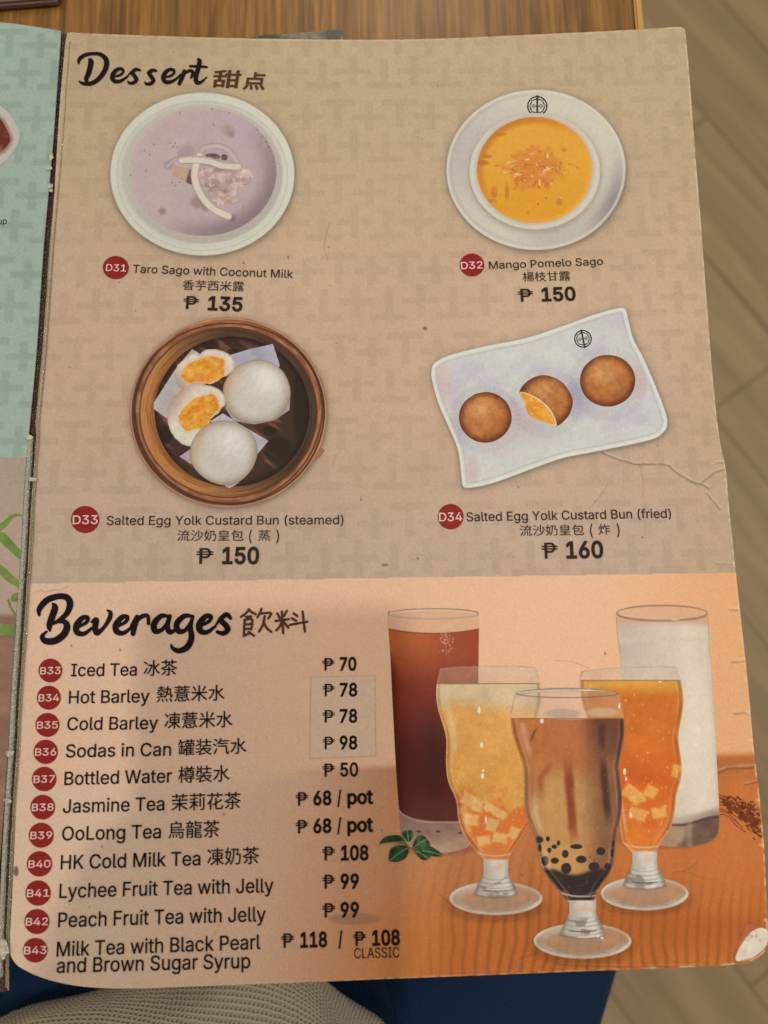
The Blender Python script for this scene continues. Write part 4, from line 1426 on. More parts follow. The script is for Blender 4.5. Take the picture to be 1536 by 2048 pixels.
def barley_paint(X, Y):
    bgc = bev_bg(X, Y)
    l, r = inside(Y, BL, BR)
    u = (X - l) / (r - l)
    c = mix(bgc, C3(180, 152, 128), .45)
    liq = mix(C3(198, 182, 160), C3(222, 207, 180), ss(.05, .6, u) * .65 + .35 * ss(1300, 1460, Y))
    liq = mix(liq, C3(212, 192, 170), .6 * ss(1540, 1630, Y))
    liq = mix(liq, C3(228, 216, 192), .5 * np.exp(-((u - .78) / .12) ** 2))
    liq = mix(liq, C3(196, 180, 160), .5 * ss(.94, 1, u))
    liq = liq * (.97 + .06 * fbm(X, Y, 34, 57))[..., None]
    liq = mix(liq, C3(206, 196, 168), .7 * np.exp(-((Y - 1279) / 7) ** 2))
    c = mix(c, liq, ss(1240, 1262, Y + 6 * np.sin(u * 3)))
    bot = 1642 - 16 * ss(.55, 1, u)
    base = mix(C3(168, 138, 112), C3(112, 88, 72), ss(.55, .72, u + .06 * (noise(X, Y, 14, 3) - .5)))
    base = base * (.85 + .3 * fbm(X * .6, Y, 16, 59))[..., None]
    c = mix(c, C3(146, 122, 100), .8 * ss(bot - 16, bot, Y) * (.3 + .7 * ss(.3, 1, u)))
    c = mix(c, base, ss(bot + 2, bot + 6, Y))
    c = mix(c, C3(86, 66, 54), .8 * ss(3.5, 1, np.abs(Y - bot - 8)) * ss(.2, .3, u))
    c = mix(c, C3(196, 172, 146), .4 * np.exp(-((X - 1379) / 6) ** 2) * ss(bot, bot + 8, Y))
    d = poly(X, Y, BAR)
    c = mix(c, C3(150, 126, 104), .45 * ss(-2.5, 0, d) * ((Y < 1310) | (Y > 1630)))
    c = mix(c, mix(bgc, C3(200, 170, 140), .25), ss(1, -1, ell(X, Y, 1324, 1226, 88, 13)) * .8)
    c = mix(c, C3(140, 112, 92), .8 * ss(1.9, .3, np.abs(ell(X, Y, 1324, 1226, 90.5, 14.5))))
    c = mix(c, C3(132, 108, 88), .7 * ss(1.6, .2, np.abs(ell(X, Y, 1324, 1229, 88, 14)) + 9 * (Y < 1229)))
    c = mix(c, C3(228, 206, 176), .6 * ss(4, 1, np.hypot((X - 1350) / 3, Y - 1240)))
    return c


region("barley_water_glass", lambda X, Y: poly(X, Y, BAR), barley_paint, (1228, 1204, 1443, 1698), 3, menu, "tall glass of cloudy white barley water", h=1.0)


def foot_paint(X, Y, cx, cy, a, b, sx, top, parent_bg):
    """clear stem and foot: the print shows grey glass over the orange board"""
    d = ell(X, Y, cx, cy, a, b)
    rr = np.hypot((X - cx) / a, (Y - cy) / b)
    th = np.arctan2((Y - cy) / b, (X - cx) / a)
    c = mix(parent_bg, C3(182, 158, 134), .46)
    c = mix(c, C3(206, 192, 172), .75 * np.exp(-((np.cos(th + 2.2) - 1) / .35) ** 2) * ss(.45, .8, rr))
    c = mix(c, C3(206, 192, 172), .8 * ss(.66, .8, rr) * ss(-.1, .6, np.sin(th)) * (.25 + .9 * fbm(th * 60, rr * 20, 14, 5)))
    c = mix(c, C3(120, 102, 96), .55 * ss(.56, .7, fbm(th * 90, rr * 60, 20, 15)) * ss(.6, .75, rr) * ss(.1, .6, np.sin(th)))
    c = mix(c, C3(206, 128, 78), .75 * np.exp(-((np.abs(X - cx) - a * .56) / (a * .15)) ** 2 - ((Y - cy + b * .05) / (b * .34)) ** 2))
    c = mix(c, C3(150, 126, 108), .5 * np.exp(-((rr - .74) / .06) ** 2) * ss(.1, .9, np.sin(th)) * (.4 + fbm(th * 50, rr * 9, 12, 6)))
    c = mix(c, C3(226, 216, 196), .85 * ss(4.2, 1, np.abs(d + 3.2)) * (.45 + .55 * ss(.2, .95, np.cos(th * 2 - .6))))
    c = mix(c, C3(142, 126, 116), .45 * ss(2.6, .5, np.abs(d + 8)) * ss(cy - b * .3, cy + b, Y))
    c = mix(c, C3(232, 226, 210), .8 * np.exp(-((th - .35) / .22) ** 2) * ss(3.5, 1, np.abs(d + 6)))
    c = mix(c, C3(188, 170, 150) * (.9 + .2 * fbm(X, Y * 2, 12, 3))[..., None], .3)
    # stem
    w = np.interp(Y, (top, top + 24, top + 38, top + 52, top + 74), (sx, sx - .5, sx + 5, sx + 13, sx + 21))
    v = np.clip((X - cx) / w, -1.2, 1.2)
    arc = 7 * (1 - v * v)
    yb = top + 70 + arc
    k = ss(1.04, .96, np.abs(v)) * ss(yb + 1.5, yb - 1.5, Y)
    stem = mix(C3(186, 174, 158), C3(216, 208, 192), ss(-.9, .5, v) * ss(1.05, .5, v))
    n = fbm(X * .5, Y - arc, 11, 7)
    stem = mix(stem, C3(138, 122, 108), .75 * ss(.48, .68, n) * ss(top + 26, top + 40, Y - arc * .5))
    lines = .5 + .5 * np.sin((Y - arc) / 8.5 * 2 * math.pi)
    stem = mix(stem, C3(112, 98, 88), .5 * lines ** 5 * ss(top + 30, top + 40, Y) * (.3 + .7 * noise(X, Y, 22, 5)))
    stem = mix(stem, C3(122, 104, 92), .65 * ss(.72, 1, np.abs(v)) * ss(top + 16, top + 44, Y))
    stem = mix(stem, C3(222, 160, 116), .5 * np.exp(-((X - cx - 4) / (sx * .55)) ** 2 - ((Y - top - 16) / 9) ** 2))
    stem = mix(stem, C3(226, 220, 206), .5 * np.exp(-((X - cx + 5) / (sx * .4)) ** 2 - ((Y - top - 8) / 12) ** 2))
    c = mix(c, stem, k)
    c = mix(c, C3(66, 54, 48), .7 * ss(1.7, .4, np.abs(Y - top - 58 - arc * .8)) * ss(.72, .55, np.abs(v)))
    c = mix(c, C3(96, 82, 72), .45 * ss(1.7, .4, np.abs(Y - yb)) * ss(1, .8, np.abs(v)))
    c = mix(c, C3(140, 104, 76), .5 * ss(-1.6, .2, d) * (Y > cy))
    return c


def goblet(name, label, L, R, foot, sx, top, liquid, liq_top, layer, clear=.45, rimy=None, h=1.0):
    cx, cy, a, b = foot
    ls, rs = smooth(L, False, 3), smooth(R, False, 3)
    tx = np.linspace(0, 1, 9)[1:-1]
    lid = np.stack([rs[0, 0] + (ls[0, 0] - rs[0, 0]) * tx, rs[0, 1] + (ls[0, 1] - rs[0, 1]) * tx - 4.2 * np.sqrt(4 * tx * (1 - tx))], 1)
    body = np.concatenate([ls, rs[::-1], lid])
    ys = np.linspace(top - 3, top + 74, 20)
    ws = np.interp(ys, (top, top + 24, top + 38, top + 52, top + 74), (sx, sx - .5, sx + 5, sx + 13, sx + 21))
    stem_p = np.concatenate([np.stack([cx - ws, ys], 1), np.stack([cx + ws, ys], 1)[::-1]])

    def sdf(X, Y):
        return np.minimum(np.minimum(poly(X, Y, body), ell(X, Y, cx, cy, a, b)), poly(X, Y, stem_p))

    def paint(X, Y):
        bgc = bev_bg(X, Y)
        d = poly(X, Y, body)
        l, r = inside(Y, L, R)
        u = np.clip((X - l) / (r - l), 0, 1)
        f = foot_paint(X, Y, cx, cy, a, b, sx, top, bgc)
        behind = bgc
        if layer < 8:
            dt = poly(X, Y, TEA)
            behind = np.where((dt < 0)[..., None], tea_paint(X, Y), behind)
            dt = poly(X, Y, BAR)
            behind = np.where((dt < 0)[..., None], barley_paint(X, Y), behind)
        else:
            for fn, q in ((lych_paint, LYB), (peach_paint, PEB)):
                behind = np.where((poly(X, Y, q) < 0)[..., None], fn(X, Y), behind)
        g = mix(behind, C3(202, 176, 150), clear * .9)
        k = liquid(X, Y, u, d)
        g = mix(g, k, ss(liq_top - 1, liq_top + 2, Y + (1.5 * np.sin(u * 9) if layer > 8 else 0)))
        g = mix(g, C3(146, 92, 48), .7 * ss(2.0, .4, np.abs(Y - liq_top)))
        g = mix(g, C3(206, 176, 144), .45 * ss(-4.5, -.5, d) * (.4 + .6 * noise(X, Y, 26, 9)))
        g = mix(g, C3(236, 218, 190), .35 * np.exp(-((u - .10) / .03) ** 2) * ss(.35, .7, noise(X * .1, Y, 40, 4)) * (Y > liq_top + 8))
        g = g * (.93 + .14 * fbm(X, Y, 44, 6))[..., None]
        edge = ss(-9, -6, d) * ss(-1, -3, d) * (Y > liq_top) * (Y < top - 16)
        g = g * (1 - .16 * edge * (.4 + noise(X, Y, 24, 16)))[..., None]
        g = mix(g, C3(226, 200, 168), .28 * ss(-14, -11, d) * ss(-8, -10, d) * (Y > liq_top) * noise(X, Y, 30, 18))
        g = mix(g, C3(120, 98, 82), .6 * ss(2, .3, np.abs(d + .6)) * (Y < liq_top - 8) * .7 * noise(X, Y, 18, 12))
        # tapering end of the bowl
        yb = top - 20
        v = np.abs(Y - (yb + 13 * (1 - ((X - cx) / (sx * 2.2)) ** 2)))
        g = mix(g, C3(222, 196, 168), .7 * ss(2.2, .5, v) * (np.abs(X - cx) < sx * 2.3))
        t = ss(top - 1, top + 2, Y)
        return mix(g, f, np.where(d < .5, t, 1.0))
    return body, paint, sdf


def cube_patch(c, X, Y, items, col, s=.85):
    for x, y, w, hgt, ro in items:
        cc, sn = math.cos(ro), math.sin(ro)
        p, q = (X - x) * cc + (Y - y) * sn, -(X - x) * sn + (Y - y) * cc
        d = np.maximum(np.abs(p) - w, np.abs(q) - hgt)
        c = mix(c, C3(*col) * (.93 + .14 * fbm(X, Y, 12, 6))[..., None], s * .92 * ss(2.5, -3.5, d + 4 * (noise(X, Y, 7, 8) - .5)))
        c = mix(c, C3(206, 134, 72), .3 * ss(3.0, .6, np.abs(d)) * (q > 0))
    return c


def sparkle(c, X, Y, box, n, seed, col=(246, 214, 150), s=.7):
    rr = np.random.default_rng(seed)
    for _ in range(n):
        x, y, a = rr.uniform(box[0], box[2]), rr.uniform(box[1], box[3]), rr.uniform(.5, 1.25)
        m = (np.abs(X - x) < 6) & (np.abs(Y - y) < 8)
        if m.any():
            c[m] = mix(c[m], C3(*col), s * rr.uniform(.4, 1) * ss(a + 1, a * .3, np.hypot(X[m] - x, (Y[m] - y) * .6)))
    return c


def glint(c, X, Y, items):
    for x, y, a, b in items:
        c = mix(c, C3(246, 236, 214), .95 * ss(1.3, .4, ((X - x) / a) ** 2 + ((Y - y) / b) ** 2))
    return c


LYL = [(880, 1337), (874, 1363), (872.4, 1394), (877, 1422), (886, 1451), (892.5, 1480), (892, 1527), (896, 1562), (909, 1592), (914, 1611), (917, 1639), (927.5, 1670), (946, 1696), (960, 1712), (966, 1720)]
LYR = [(1070, 1335), (1079, 1363), (1082, 1394), (1078, 1422), (1068, 1451), (1062, 1480), (1062, 1527), (1066, 1562), (1072, 1592), (1070, 1611), (1064, 1639), (1045, 1672), (1028, 1699), (1019, 1713), (1016, 1720)]


def lych(X, Y, u, d):
    c = mix(np.tile(C3(214, 186, 142), (len(X), 1)), C3(226, 164, 86), ss(1392, 1432, Y + 6 * np.sin(u * 7)))
    c = mix(c, C3(216, 154, 68), ss(1440, 1560, Y) * .6)
    c = c * (.95 + .1 * fbm(X, Y, 12, 71))[..., None]
    k = ss(.42, .62, fbm(X, Y, 40, 73) + .25 * ss(1570, 1640, Y) - .1) * ss(1560, 1600, Y)
    c = mix(c, C3(218, 112, 52), .9 * k)
    c = mix(c, C3(228, 140, 70), .5 * ss(1660, 1700, Y))
    c = cube_patch(c, X, Y, ((937, 1600, 15, 13, .5), (955, 1612, 12, 12, .2), (990, 1622, 26, 9, .5), (944, 1640, 14, 11, .1), (984, 1650, 12, 13, .3), (1027, 1666, 10, 13, .5), (968, 1682, 15, 10, -.2), (1000, 1676, 16, 11, .2)), (232, 186, 118))
    c = sparkle(c, X, Y, (882, 1375, 1060, 1690), 420, 17, (244, 208, 146), .5)
    return glint(c, X, Y, ((958, 1420, 3.2, 8), (963, 1490, 3.2, 6), (966, 1541, 2.4, 3), (965, 1552, 3.6, 6), (972, 1640, 1.6, 9), (991, 1752, 1.4, 6)))


LYB, lych_paint, ly_sdf = goblet("lychee_tea_glass", "", LYL, LYR, (992, 1797, 93.5, 34), 25, 1719, lych, 1367, 5)

PEL = [(1163, 1343), (1160, 1363), (1161, 1394), (1168, 1422), (1180, 1451), (1190, 1480), (1206, 1527), (1216, 1562), (1226, 1592), (1232, 1611), (1238, 1640), (1243, 1680), (1252, 1692), (1260, 1701), (1262, 1704)]
PER = [(1352, 1334), (1361, 1360), (1366, 1389), (1365.8, 1418), (1358, 1462), (1357, 1482), (1363, 1526), (1362, 1556), (1352.6, 1591), (1350, 1619), (1342, 1654), (1328, 1675), (1319, 1689), (1313, 1702), (1312, 1704)]


def peach(X, Y, u, d):
    c = mix(np.tile(C3(222, 158, 70), (len(X), 1)), C3(208, 114, 46), ss(1368, 1400, Y + 8 * noise(X, Y, 30, 4)))
    c = mix(c, C3(212, 108, 42), ss(1440, 1540, Y) * .8)
    c = mix(c, C3(206, 92, 38), .6 * np.exp(-((Y - 1560) / 30) ** 2))
    c = mix(c, C3(214, 124, 54), .6 * ss(1600, 1680, Y))
    c = mix(c, C3(220, 148, 76), .7 * ss(-10, -2, d))
    c = c * (.95 + .1 * fbm(X, Y, 20, 81))[..., None]
    c = mix(c, C3(222, 88, 38), .7 * ss(.62, .75, fbm(X, Y, 22, 83)) * ss(1560, 1600, Y) * ss(1670, 1640, Y))
    c = cube_patch(c, X, Y, ((1262, 1586, 17, 14, .6), (1277, 1598, 14, 10, -.5), (1301, 1583, 12, 13, .5), (1318, 1625, 15, 11, -.2), (1352, 1542, 8, 12, .3), (1276, 1628, 18, 12, .3)), (234, 176, 92))
    c = sparkle(c, X, Y, (1245, 1375, 1360, 1670), 70, 19)
    return glint(c, X, Y, ((1320, 1358, 5.5, 8), (1249, 1543, 3, 7), (1252, 1558, 2, 4), (1261, 1630, 2, 6), (1281, 1736, 1.4, 6)))


PEB, peach_paint, pe_sdf = goblet("peach_tea_glass", "", PEL, PER, (1289, 1787, 88, 34), 25, 1702, peach, 1361, 5)

MTL = [(1030, 1389), (1024, 1414), (1021, 1438), (1025.5, 1469), (1036.5, 1502), (1045.6, 1533), (1048, 1570), (1048.5, 1606), (1055, 1638), (1071, 1675), (1076.6, 1709), (1086, 1738), (1113, 1775), (1127.6, 1793), (1136, 1804)]
MTR = [(1236, 1385), (1244, 1414), (1247.5, 1436), (1248, 1469), (1242, 1506), (1237, 1530), (1239, 1551), (1243, 1588), (1243, 1615), (1239, 1642), (1232, 1673), (1228.8, 1713), (1222, 1740), (1202, 1769), (1191, 1788), (1187.8, 1804)]
PEARLS = Z(1000, 1640, 5.486, [(430, 215, 45, 40), (435, 305, 20, 45), (525, 205, 24, 30), (595, 290, 32, 24), (640, 250, 20, 30), (540, 330, 25, 30), (715, 370, 38, 45), (835, 290, 70, 28), (495, 445, 40, 55),
                               (600, 445, 45, 35), (890, 430, 60, 42), (725, 530, 58, 62), (1105, 340, 50, 44), (1230, 360, 20, 50), (1240, 260, 15, 40), (1030, 510, 62, 52), (985, 408, 10, 8), (1035, 440, 10, 8), (1180, 510, 40, 42)])


def boba(X, Y, u, d):
    c = mix(np.tile(C3(188, 112, 62), (len(X), 1)), C3(198, 146, 88), ss(1500, 1580, Y + 20 * (fbm(X, Y, 40, 5) - .5)))
    c = mix(c, C3(184, 108, 64), .5 * ss(.35, .6, fbm(X, Y * .6, 40, 91)) * ss(1590, 1500, Y))
    c = mix(c, C3(100, 66, 54), .92 * ss(.55, .8, u + .10 * (fbm(X, Y, 60, 92) - .5)) * ss(1640, 1440, Y))
    c = mix(c, C3(136, 90, 64), .9 * ss(.5, .85, u) * ss(1500, 1560, Y))
    wob = 7 * (fbm(X, Y, 46, 93) - .5)
    c = mix(c, C3(140, 66, 44), .9 * ss(14, 3, np.abs(X - 1136 - (Y - 1530) * .075 + wob)) * ss(1500, 1560, Y) * ss(1700, 1640, Y))
    c = mix(c, C3(160, 84, 48), .8 * ss(13, 0, np.abs(X - 1080 - 20 * ss(1560, 1525, Y) + wob)) * ss(1515, 1545, Y) * ss(1618, 1560, Y))
    c = mix(c, C3(168, 92, 54), .6 * ss(15, 2, np.abs(X - 1062 + wob)) * ss(1520, 1560, Y) * ss(1640, 1590, Y))
    c = mix(c, C3(70, 46, 40), .8 * ss(12, 2, np.abs(X - 1206 - (Y - 1530) * .09 + wob)) * ss(1500, 1545, Y) * ss(1660, 1610, Y))
    c = mix(c, C3(74, 50, 44), .7 * ss(10, 2, np.abs(X - 1203)) * ss(1440, 1455, Y) * ss(1510, 1480, Y))
    c = mix(c, C3(80, 56, 48), .85 * ss(.95, 1.0, u))
    c = mix(c, C3(116, 84, 70), .6 * ss(.06, 0, u) * ss(1500, 1560, Y))
    c = mix(c, C3(76, 62, 50), .75 * ss(4.5, .5, np.abs(X - 1068 + (Y - 1465) * .45)) * ss(18, 4, np.abs(Y - 1470)))
    c = c * (.95 + .1 * fbm(X * 2, Y, 16, 95))[..., None]
    c = mix(c, C3(206, 156, 86), .5 * ss(1680, 1710, Y) * ss(.75, .3, u))
    dark = ss(1738, 1748, Y + 6 * np.sin(X / 17.0))
    for x, y, a, b in PEARLS:
        dark = np.maximum(dark, ss(1.15, .8, ((X - x) / a) ** 2 + ((Y - y) / b) ** 2))
    c = mix(c, C3(52, 44, 42), .95 * dark)
    c = sparkle(c, X, Y, (1040, 1745, 1210, 1800), 26, 23, (150, 130, 100), .5)
    v = np.abs(Y - (1778 + 14 * (1 - ((X - 1156) / 42) ** 2)))
    c = mix(c, C3(150, 130, 110), .7 * ss(1.6, .4, v))
    c = sparkle(c, X, Y, (1040, 1440, 1240, 1700), 70, 29, (226, 176, 120), .4)
    return glint(c, X, Y, ((1083, 1440, 4, 7), (1083, 1417, 4, 1.5)))


MTB, mt_paint0, mt_sdf = goblet("milk_tea_glass", "", MTL, MTR, (1165, 1882, 98, 36), 27, 1800, boba, 1437, 9, .42)


def mt_paint(X, Y):
    c = mt_paint0(X, Y)
    c = mix(c, C3(168, 146, 130), .55 * ss(1.1, .3, ((X - 1125) / 42) ** 2 + ((Y - 1427) / 11) ** 2))
    c = mix(c, C3(208, 194, 160), .5 * ss(1.1, .3, ((X - 1205) / 40) ** 2 + ((Y - 1424) / 10) ** 2))
    rim = np.abs(ell(X, Y, 1134, 1386, 102, 9))
    c = mix(c, C3(104, 84, 76), .7 * ss(1.7, .3, rim))
    return glint(c, X, Y, ((1238, 1412, 2, 6), (1196, 1872, 3, 3), (1204, 1876, 3, 2.5)))


region("lychee_tea_glass", ly_sdf, lych_paint, (868, 1330, 1090, 1835), 5, menu, "footed glass of yellow lychee tea with jelly")
region("peach_tea_glass", pe_sdf, peach_paint, (1156, 1328, 1382, 1825), 5, menu, "footed glass of orange peach tea with jelly")
region("milk_tea_glass", lambda X, Y: np.minimum(mt_sdf(X, Y), np.maximum(ell(X, Y, 1133, 1388, 104, 12), Y - 1392)), mt_paint, (1016, 1372, 1268, 1922), 9, menu, "footed glass of brown milk tea with black pearls")

# mint sprig
Mt = lambda pts: smooth(Z(740, 1480, 4.267, pts), True, 4)
mint = empty("mint_sprig", tuple(P(825, 1695)))
mint.parent = menu
mint.matrix_parent_inverse = menu.matrix_basis.inverted()
mint["label"] = "green mint sprig printed beside the iced tea"
for i, (pts, v) in enumerate((([(75, 892), (130, 826), (230, 810), (282, 835), (296, 882), (200, 874), (110, 886)], ((75, 890), (296, 870))),
                              ([(160, 1010), (175, 932), (240, 900), (312, 904), (330, 950), (300, 1010), (230, 1040), (170, 1032)], ((170, 1025), (330, 915))),
                              ([(272, 792), (330, 768), (370, 790), (352, 850), (325, 868), (290, 830)], ((320, 775), (328, 870))),
                              ([(368, 892), (400, 822), (450, 812), (500, 860), (512, 920), (440, 962), (370, 932)], ((500, 840), (370, 920))),
                              ([(390, 945), (500, 955), (514, 1002), (460, 1026), (408, 992)], ((500, 1015), (390, 945))),
                              ([(430, 962), (500, 908), (560, 930), (622, 986), (530, 992)], ((620, 985), (430, 940))))):
    p = Mt(pts)
    va, vb_ = Z(740, 1480, 4.267, v)
    vein = chain([va, ((va[0] + vb_[0]) / 2, (va[1] + vb_[1]) / 2 - 1.5), vb_], .4)
    region("mint_leaf", lambda X, Y, p=p: poly(X, Y, p),
           lambda X, Y, p=p, vein=vein, i=i: mix(mix(C3(34, 56, 36), C3(70, 104, 60), ss(.3, .75, fbm(X, Y, 9, 90 + i)) * (.5 + .5 * (i in (2, 3, 4)))), C3(122, 152, 104), .75 * ss(1.3, .1, stroke(X, Y, vein))),
           (p[:, 0].min() - 2, p[:, 1].min() - 2, p[:, 0].max() + 2, p[:, 1].max() + 2), 8 + .4 * i, mint, h=.7)
stp = chain(Z(740, 1480, 4.267, [(300, 870), (335, 915), (400, 930)]), 1.3)
region("stem", lambda X, Y: stroke(X, Y, stp), lambda X, Y: np.tile(C3(120, 96, 66), (len(X), 1)), (805, 1678, 840, 1704), 11, mint, h=.7)

# dry twig of seed heads behind the barley glass
r = np.random.default_rng(31)
tw = []
for k in range(150):
    t = r.random() ** .8
    x, y = 1438 + 84 * t, 1596 + 50 * t + r.normal(0, 5 + 14 * t)
    L = r.uniform(3, 12)
    sl = .42 + r.normal(0, .45)
    tw.append(chain([(x, y), (x + L * .5, y + L * .5 * sl + r.uniform(-2.5, 2.5)), (x + L, y + L * sl)], r.uniform(.5, 1.5)))
for k in range(7):
    y0 = 1588 + k * 7 + r.uniform(-2, 2)
    xe = r.uniform(1480, 1522)
    tw.append(chain([(1437, y0), (1456, y0 + 6 + r.uniform(-3, 3)), ((1437 + xe) / 2 + 8, y0 + 15 + k + r.uniform(-3, 3)), (xe, y0 + 24 + 2 * k)], .65))


def twd(X, Y):
    d = np.full(X.shape, 1e9)
    for p in tw:
        d = np.minimum(d, stroke(X, Y, p))
    return np.maximum(np.maximum(d, poly(X, Y, RIGHT[::2]) + 3), -poly(X, Y, BAR))


region("dry_twig", twd, lambda X, Y: mix(C3(96, 46, 30), C3(136, 70, 40), noise(X, Y, 6, 3)), (1432, 1575, 1530, 1690), 6, menu, h=.7)

# ================================================================== card peeping out beneath the menu
cardp = [(478, 79), (520, 71), (583, 67), (640, 62), (684, 57), (687, 90), (660, 150), (480, 150)]
bm = bmesh.new()
vs = [bm.verts.new(tuple(P(x, y, TABLE + 0.0012))) for x, y in cardp]
f = bm.faces.new(vs)
ex_ = bmesh.ops.extrude_face_region(bm, geom=[f])
for v in ex_["geom"]:
    if isinstance(v, bmesh.types.BMVert):
        v.co.z = TABLE + 0.0003
bmesh.ops.recalc_face_normals(bm, faces=bm.faces[:])
me = bpy.data.meshes.new("card")
bm.to_mesh(me)
bm.free()
m_card, nt, b = nodes("dark_printed_card")
tc = nt.nodes.new("ShaderNodeTexCoord")
n = nt.nodes.new("ShaderNodeTexNoise")
n.inputs["Scale"].default_value = 160
n.inputs["Detail"].default_value = 4
nt.links.new(tc.outputs["Object"], n.inputs["Vector"])
cr = nt.nodes.new("ShaderNodeValToRGB")
cr.color_ramp.elements[0].position = .42
cr.color_ramp.elements[0].color = (.075, .07, .05, 1)
cr.color_ramp.elements[1].position = .72
cr.color_ramp.elements[1].color = (.36, .34, .26, 1)
nt.links.new(n.outputs["Fac"], cr.inputs[0])
nt.links.new(cr.outputs[0], b.inputs["Base Color"])
b.inputs["Roughness"].default_value = .3
tag(link("card", me, m_card), "dark grey printed card tucked beneath the top edge of the menu", "card")
# its pale worn border is part of the printing

# ================================================================== chair and person at the near side
def loft(name, rings, mat, parent, seg=96, label=None, cap=True, fold=None, turn=0.0):
    """closed skin through elliptic rings (cx, cy, cz, rx, ry, power)"""
    V = []
    t = np.linspace(0, 2 * math.pi, seg, endpoint=False)
    ct, st = math.cos(turn), math.sin(turn)
    for i, (cx, cy, cz, rx, ry, pw) in enumerate(rings):
        c, s = np.cos(t), np.sin(t)
        x0 = rx * np.sign(c) * np.abs(c) ** pw
        y0 = ry * np.sign(s) * np.abs(s) ** pw
        x, y = cx + x0 * ct - y0 * st, cy + x0 * st + y0 * ct
        z = np.full(seg, cz)
        V.append(np.stack([x, y, z], 1))
    V = np.array(V)
    if fold is not None:
        V = fold(V)
    n = len(rings)
    idx = np.arange(n * seg).reshape(n, seg)
    q = np.stack([idx[:-1], np.roll(idx[:-1], -1, 1), np.roll(idx[1:], -1, 1), idx[1:]], -1).reshape(-1, 4)
    fl = [f for f in q]
    if cap:
        fl += [idx[0][::-1], idx[-1]]
    return link(name, mesh_np(name, V.reshape(-1, 3), fl), mat, parent, label)


def skin(name, pts, edges, mat, parent, sub=2, label=None):
    """one continuous skin grown round a skeleton; pts: (x, y, z, radius)"""
    me = bpy.data.meshes.new(name + "_skeleton")
    me.from_pydata([p[:3] for p in pts], edges, [])
    o = bpy.data.objects.new(name, me)
    COL.objects.link(o)
    md = o.modifiers.new("skin", 'SKIN')
    sv = me.skin_vertices
    if not sv:
        bpy.context.view_layer.objects.active = o
    for i, p in enumerate(pts):
        rr = p[3] if isinstance(p[3], tuple) else (p[3], p[3])
        me.skin_vertices[0].data[i].radius = rr
        me.skin_vertices[0].data[i].use_root = (i == 0)
    md.use_smooth_shade = True
    s = o.modifiers.new("sub", 'SUBSURF')
    s.levels = s.render_levels = sub
    bpy.context.view_layer.update()
    dg = bpy.context.evaluated_depsgraph_get()
    m2 = bpy.data.meshes.new_from_object(o.evaluated_get(dg))
    bpy.data.objects.remove(o)
    m2.materials.clear()
    return link(name, m2, mat, parent, label)


CXB = 0.022                              # middle of the sitter
chair = tag(empty("chair", (CXB, -0.17, 0)), "plain dark wooden chair under the person in blue trousers", "chair")
M_CHAIR = plain("dark_chair_wood", (0.10, 0.055, 0.03), .45, .4, 30)
link("seat", box_mesh("seat", CXB - .21, -.36, .43, CXB + .21, .03, .455, .006), M_CHAIR, chair)
for sx in (-.19, .16):
    for sy in (-.35, -.01):
        link("leg", box_mesh("leg", CXB + sx, sy, 0, CXB + sx + .03, sy + .03, .4295, .003), M_CHAIR, chair)
link("backrest", box_mesh("backrest", CXB - .20, -.385, .456, CXB + .20, -.362, .88, .006), M_CHAIR, chair)

person = tag(empty("person", (CXB, -0.15, 0)), "seated person in beige waffle knit sweater and blue trousers behind the menu", "person")


def knit():
    m, nt, b = nodes("waffle_knit")
    tc = nt.nodes.new("ShaderNodeTexCoord")
    mp = nt.nodes.new("ShaderNodeMapping")
    mp.inputs["Rotation"].default_value = (0, 0, math.radians(8))
    nt.links.new(tc.outputs["UV"], mp.inputs["Vector"])
    sx = nt.nodes.new("ShaderNodeSeparateXYZ")
    nt.links.new(mp.outputs[0], sx.inputs[0])
    outs = []
    for ax in (0, 1):
        k = nt.nodes.new("ShaderNodeMath")
        k.operation = 'MULTIPLY'
        k.inputs[1].default_value = 2 * math.pi / 0.0023
        nt.links.new(sx.outputs[ax], k.inputs[0])
        s_ = nt.nodes.new("ShaderNodeMath")
        s_.operation = 'SINE'
        nt.links.new(k.outputs[0], s_.inputs[0])
        outs.append(s_)
    mul = nt.nodes.new("ShaderNodeMath")
    mul.operation = 'MAXIMUM'
    nt.links.new(outs[0].outputs[0], mul.inputs[0])
    nt.links.new(outs[1].outputs[0], mul.inputs[1])
    r = nt.nodes.new("ShaderNodeMapRange")
    r.inputs[1].default_value = -1
    r.inputs[2].default_value = 1
    r.inputs[3].default_value = 0
    r.inputs[4].default_value = 1
    nt.links.new(mul.outputs[0], r.inputs[0])
    n = nt.nodes.new("ShaderNodeTexNoise")
    n.inputs["Scale"].default_value = 900
    nt.links.new(tc.outputs["Object"], n.inputs["Vector"])
    mx = nt.nodes.new("ShaderNodeMix")
    mx.data_type = 'RGBA'
    mx.inputs[6].default_value = (0.66, 0.60, 0.48, 1)
    mx.inputs[7].default_value = (0.80, 0.73, 0.60, 1)
    nt.links.new(r.outputs[0], mx.inputs[0])
    nt.links.new(mx.outputs[2], b.inputs["Base Color"])
    ad = nt.nodes.new("ShaderNodeMath")
    ad.operation = 'MULTIPLY_ADD'
    ad.inputs[1].default_value = .25
    nt.links.new(n.outputs["Fac"], ad.inputs[0])
    nt.links.new(r.outputs[0], ad.inputs[2])
    bp = nt.nodes.new("ShaderNodeBump")
    bp.inputs["Strength"].default_value = 1.0
    bp.inputs["Distance"].default_value = 0.0008
    nt.links.new(ad.outputs[0], bp.inputs["Height"])
    nt.links.new(bp.outputs["Normal"], b.inputs["Normal"])
    b.inputs["Roughness"].default_value = .9
    b.inputs["Specular IOR Level"].default_value = .1
    return m


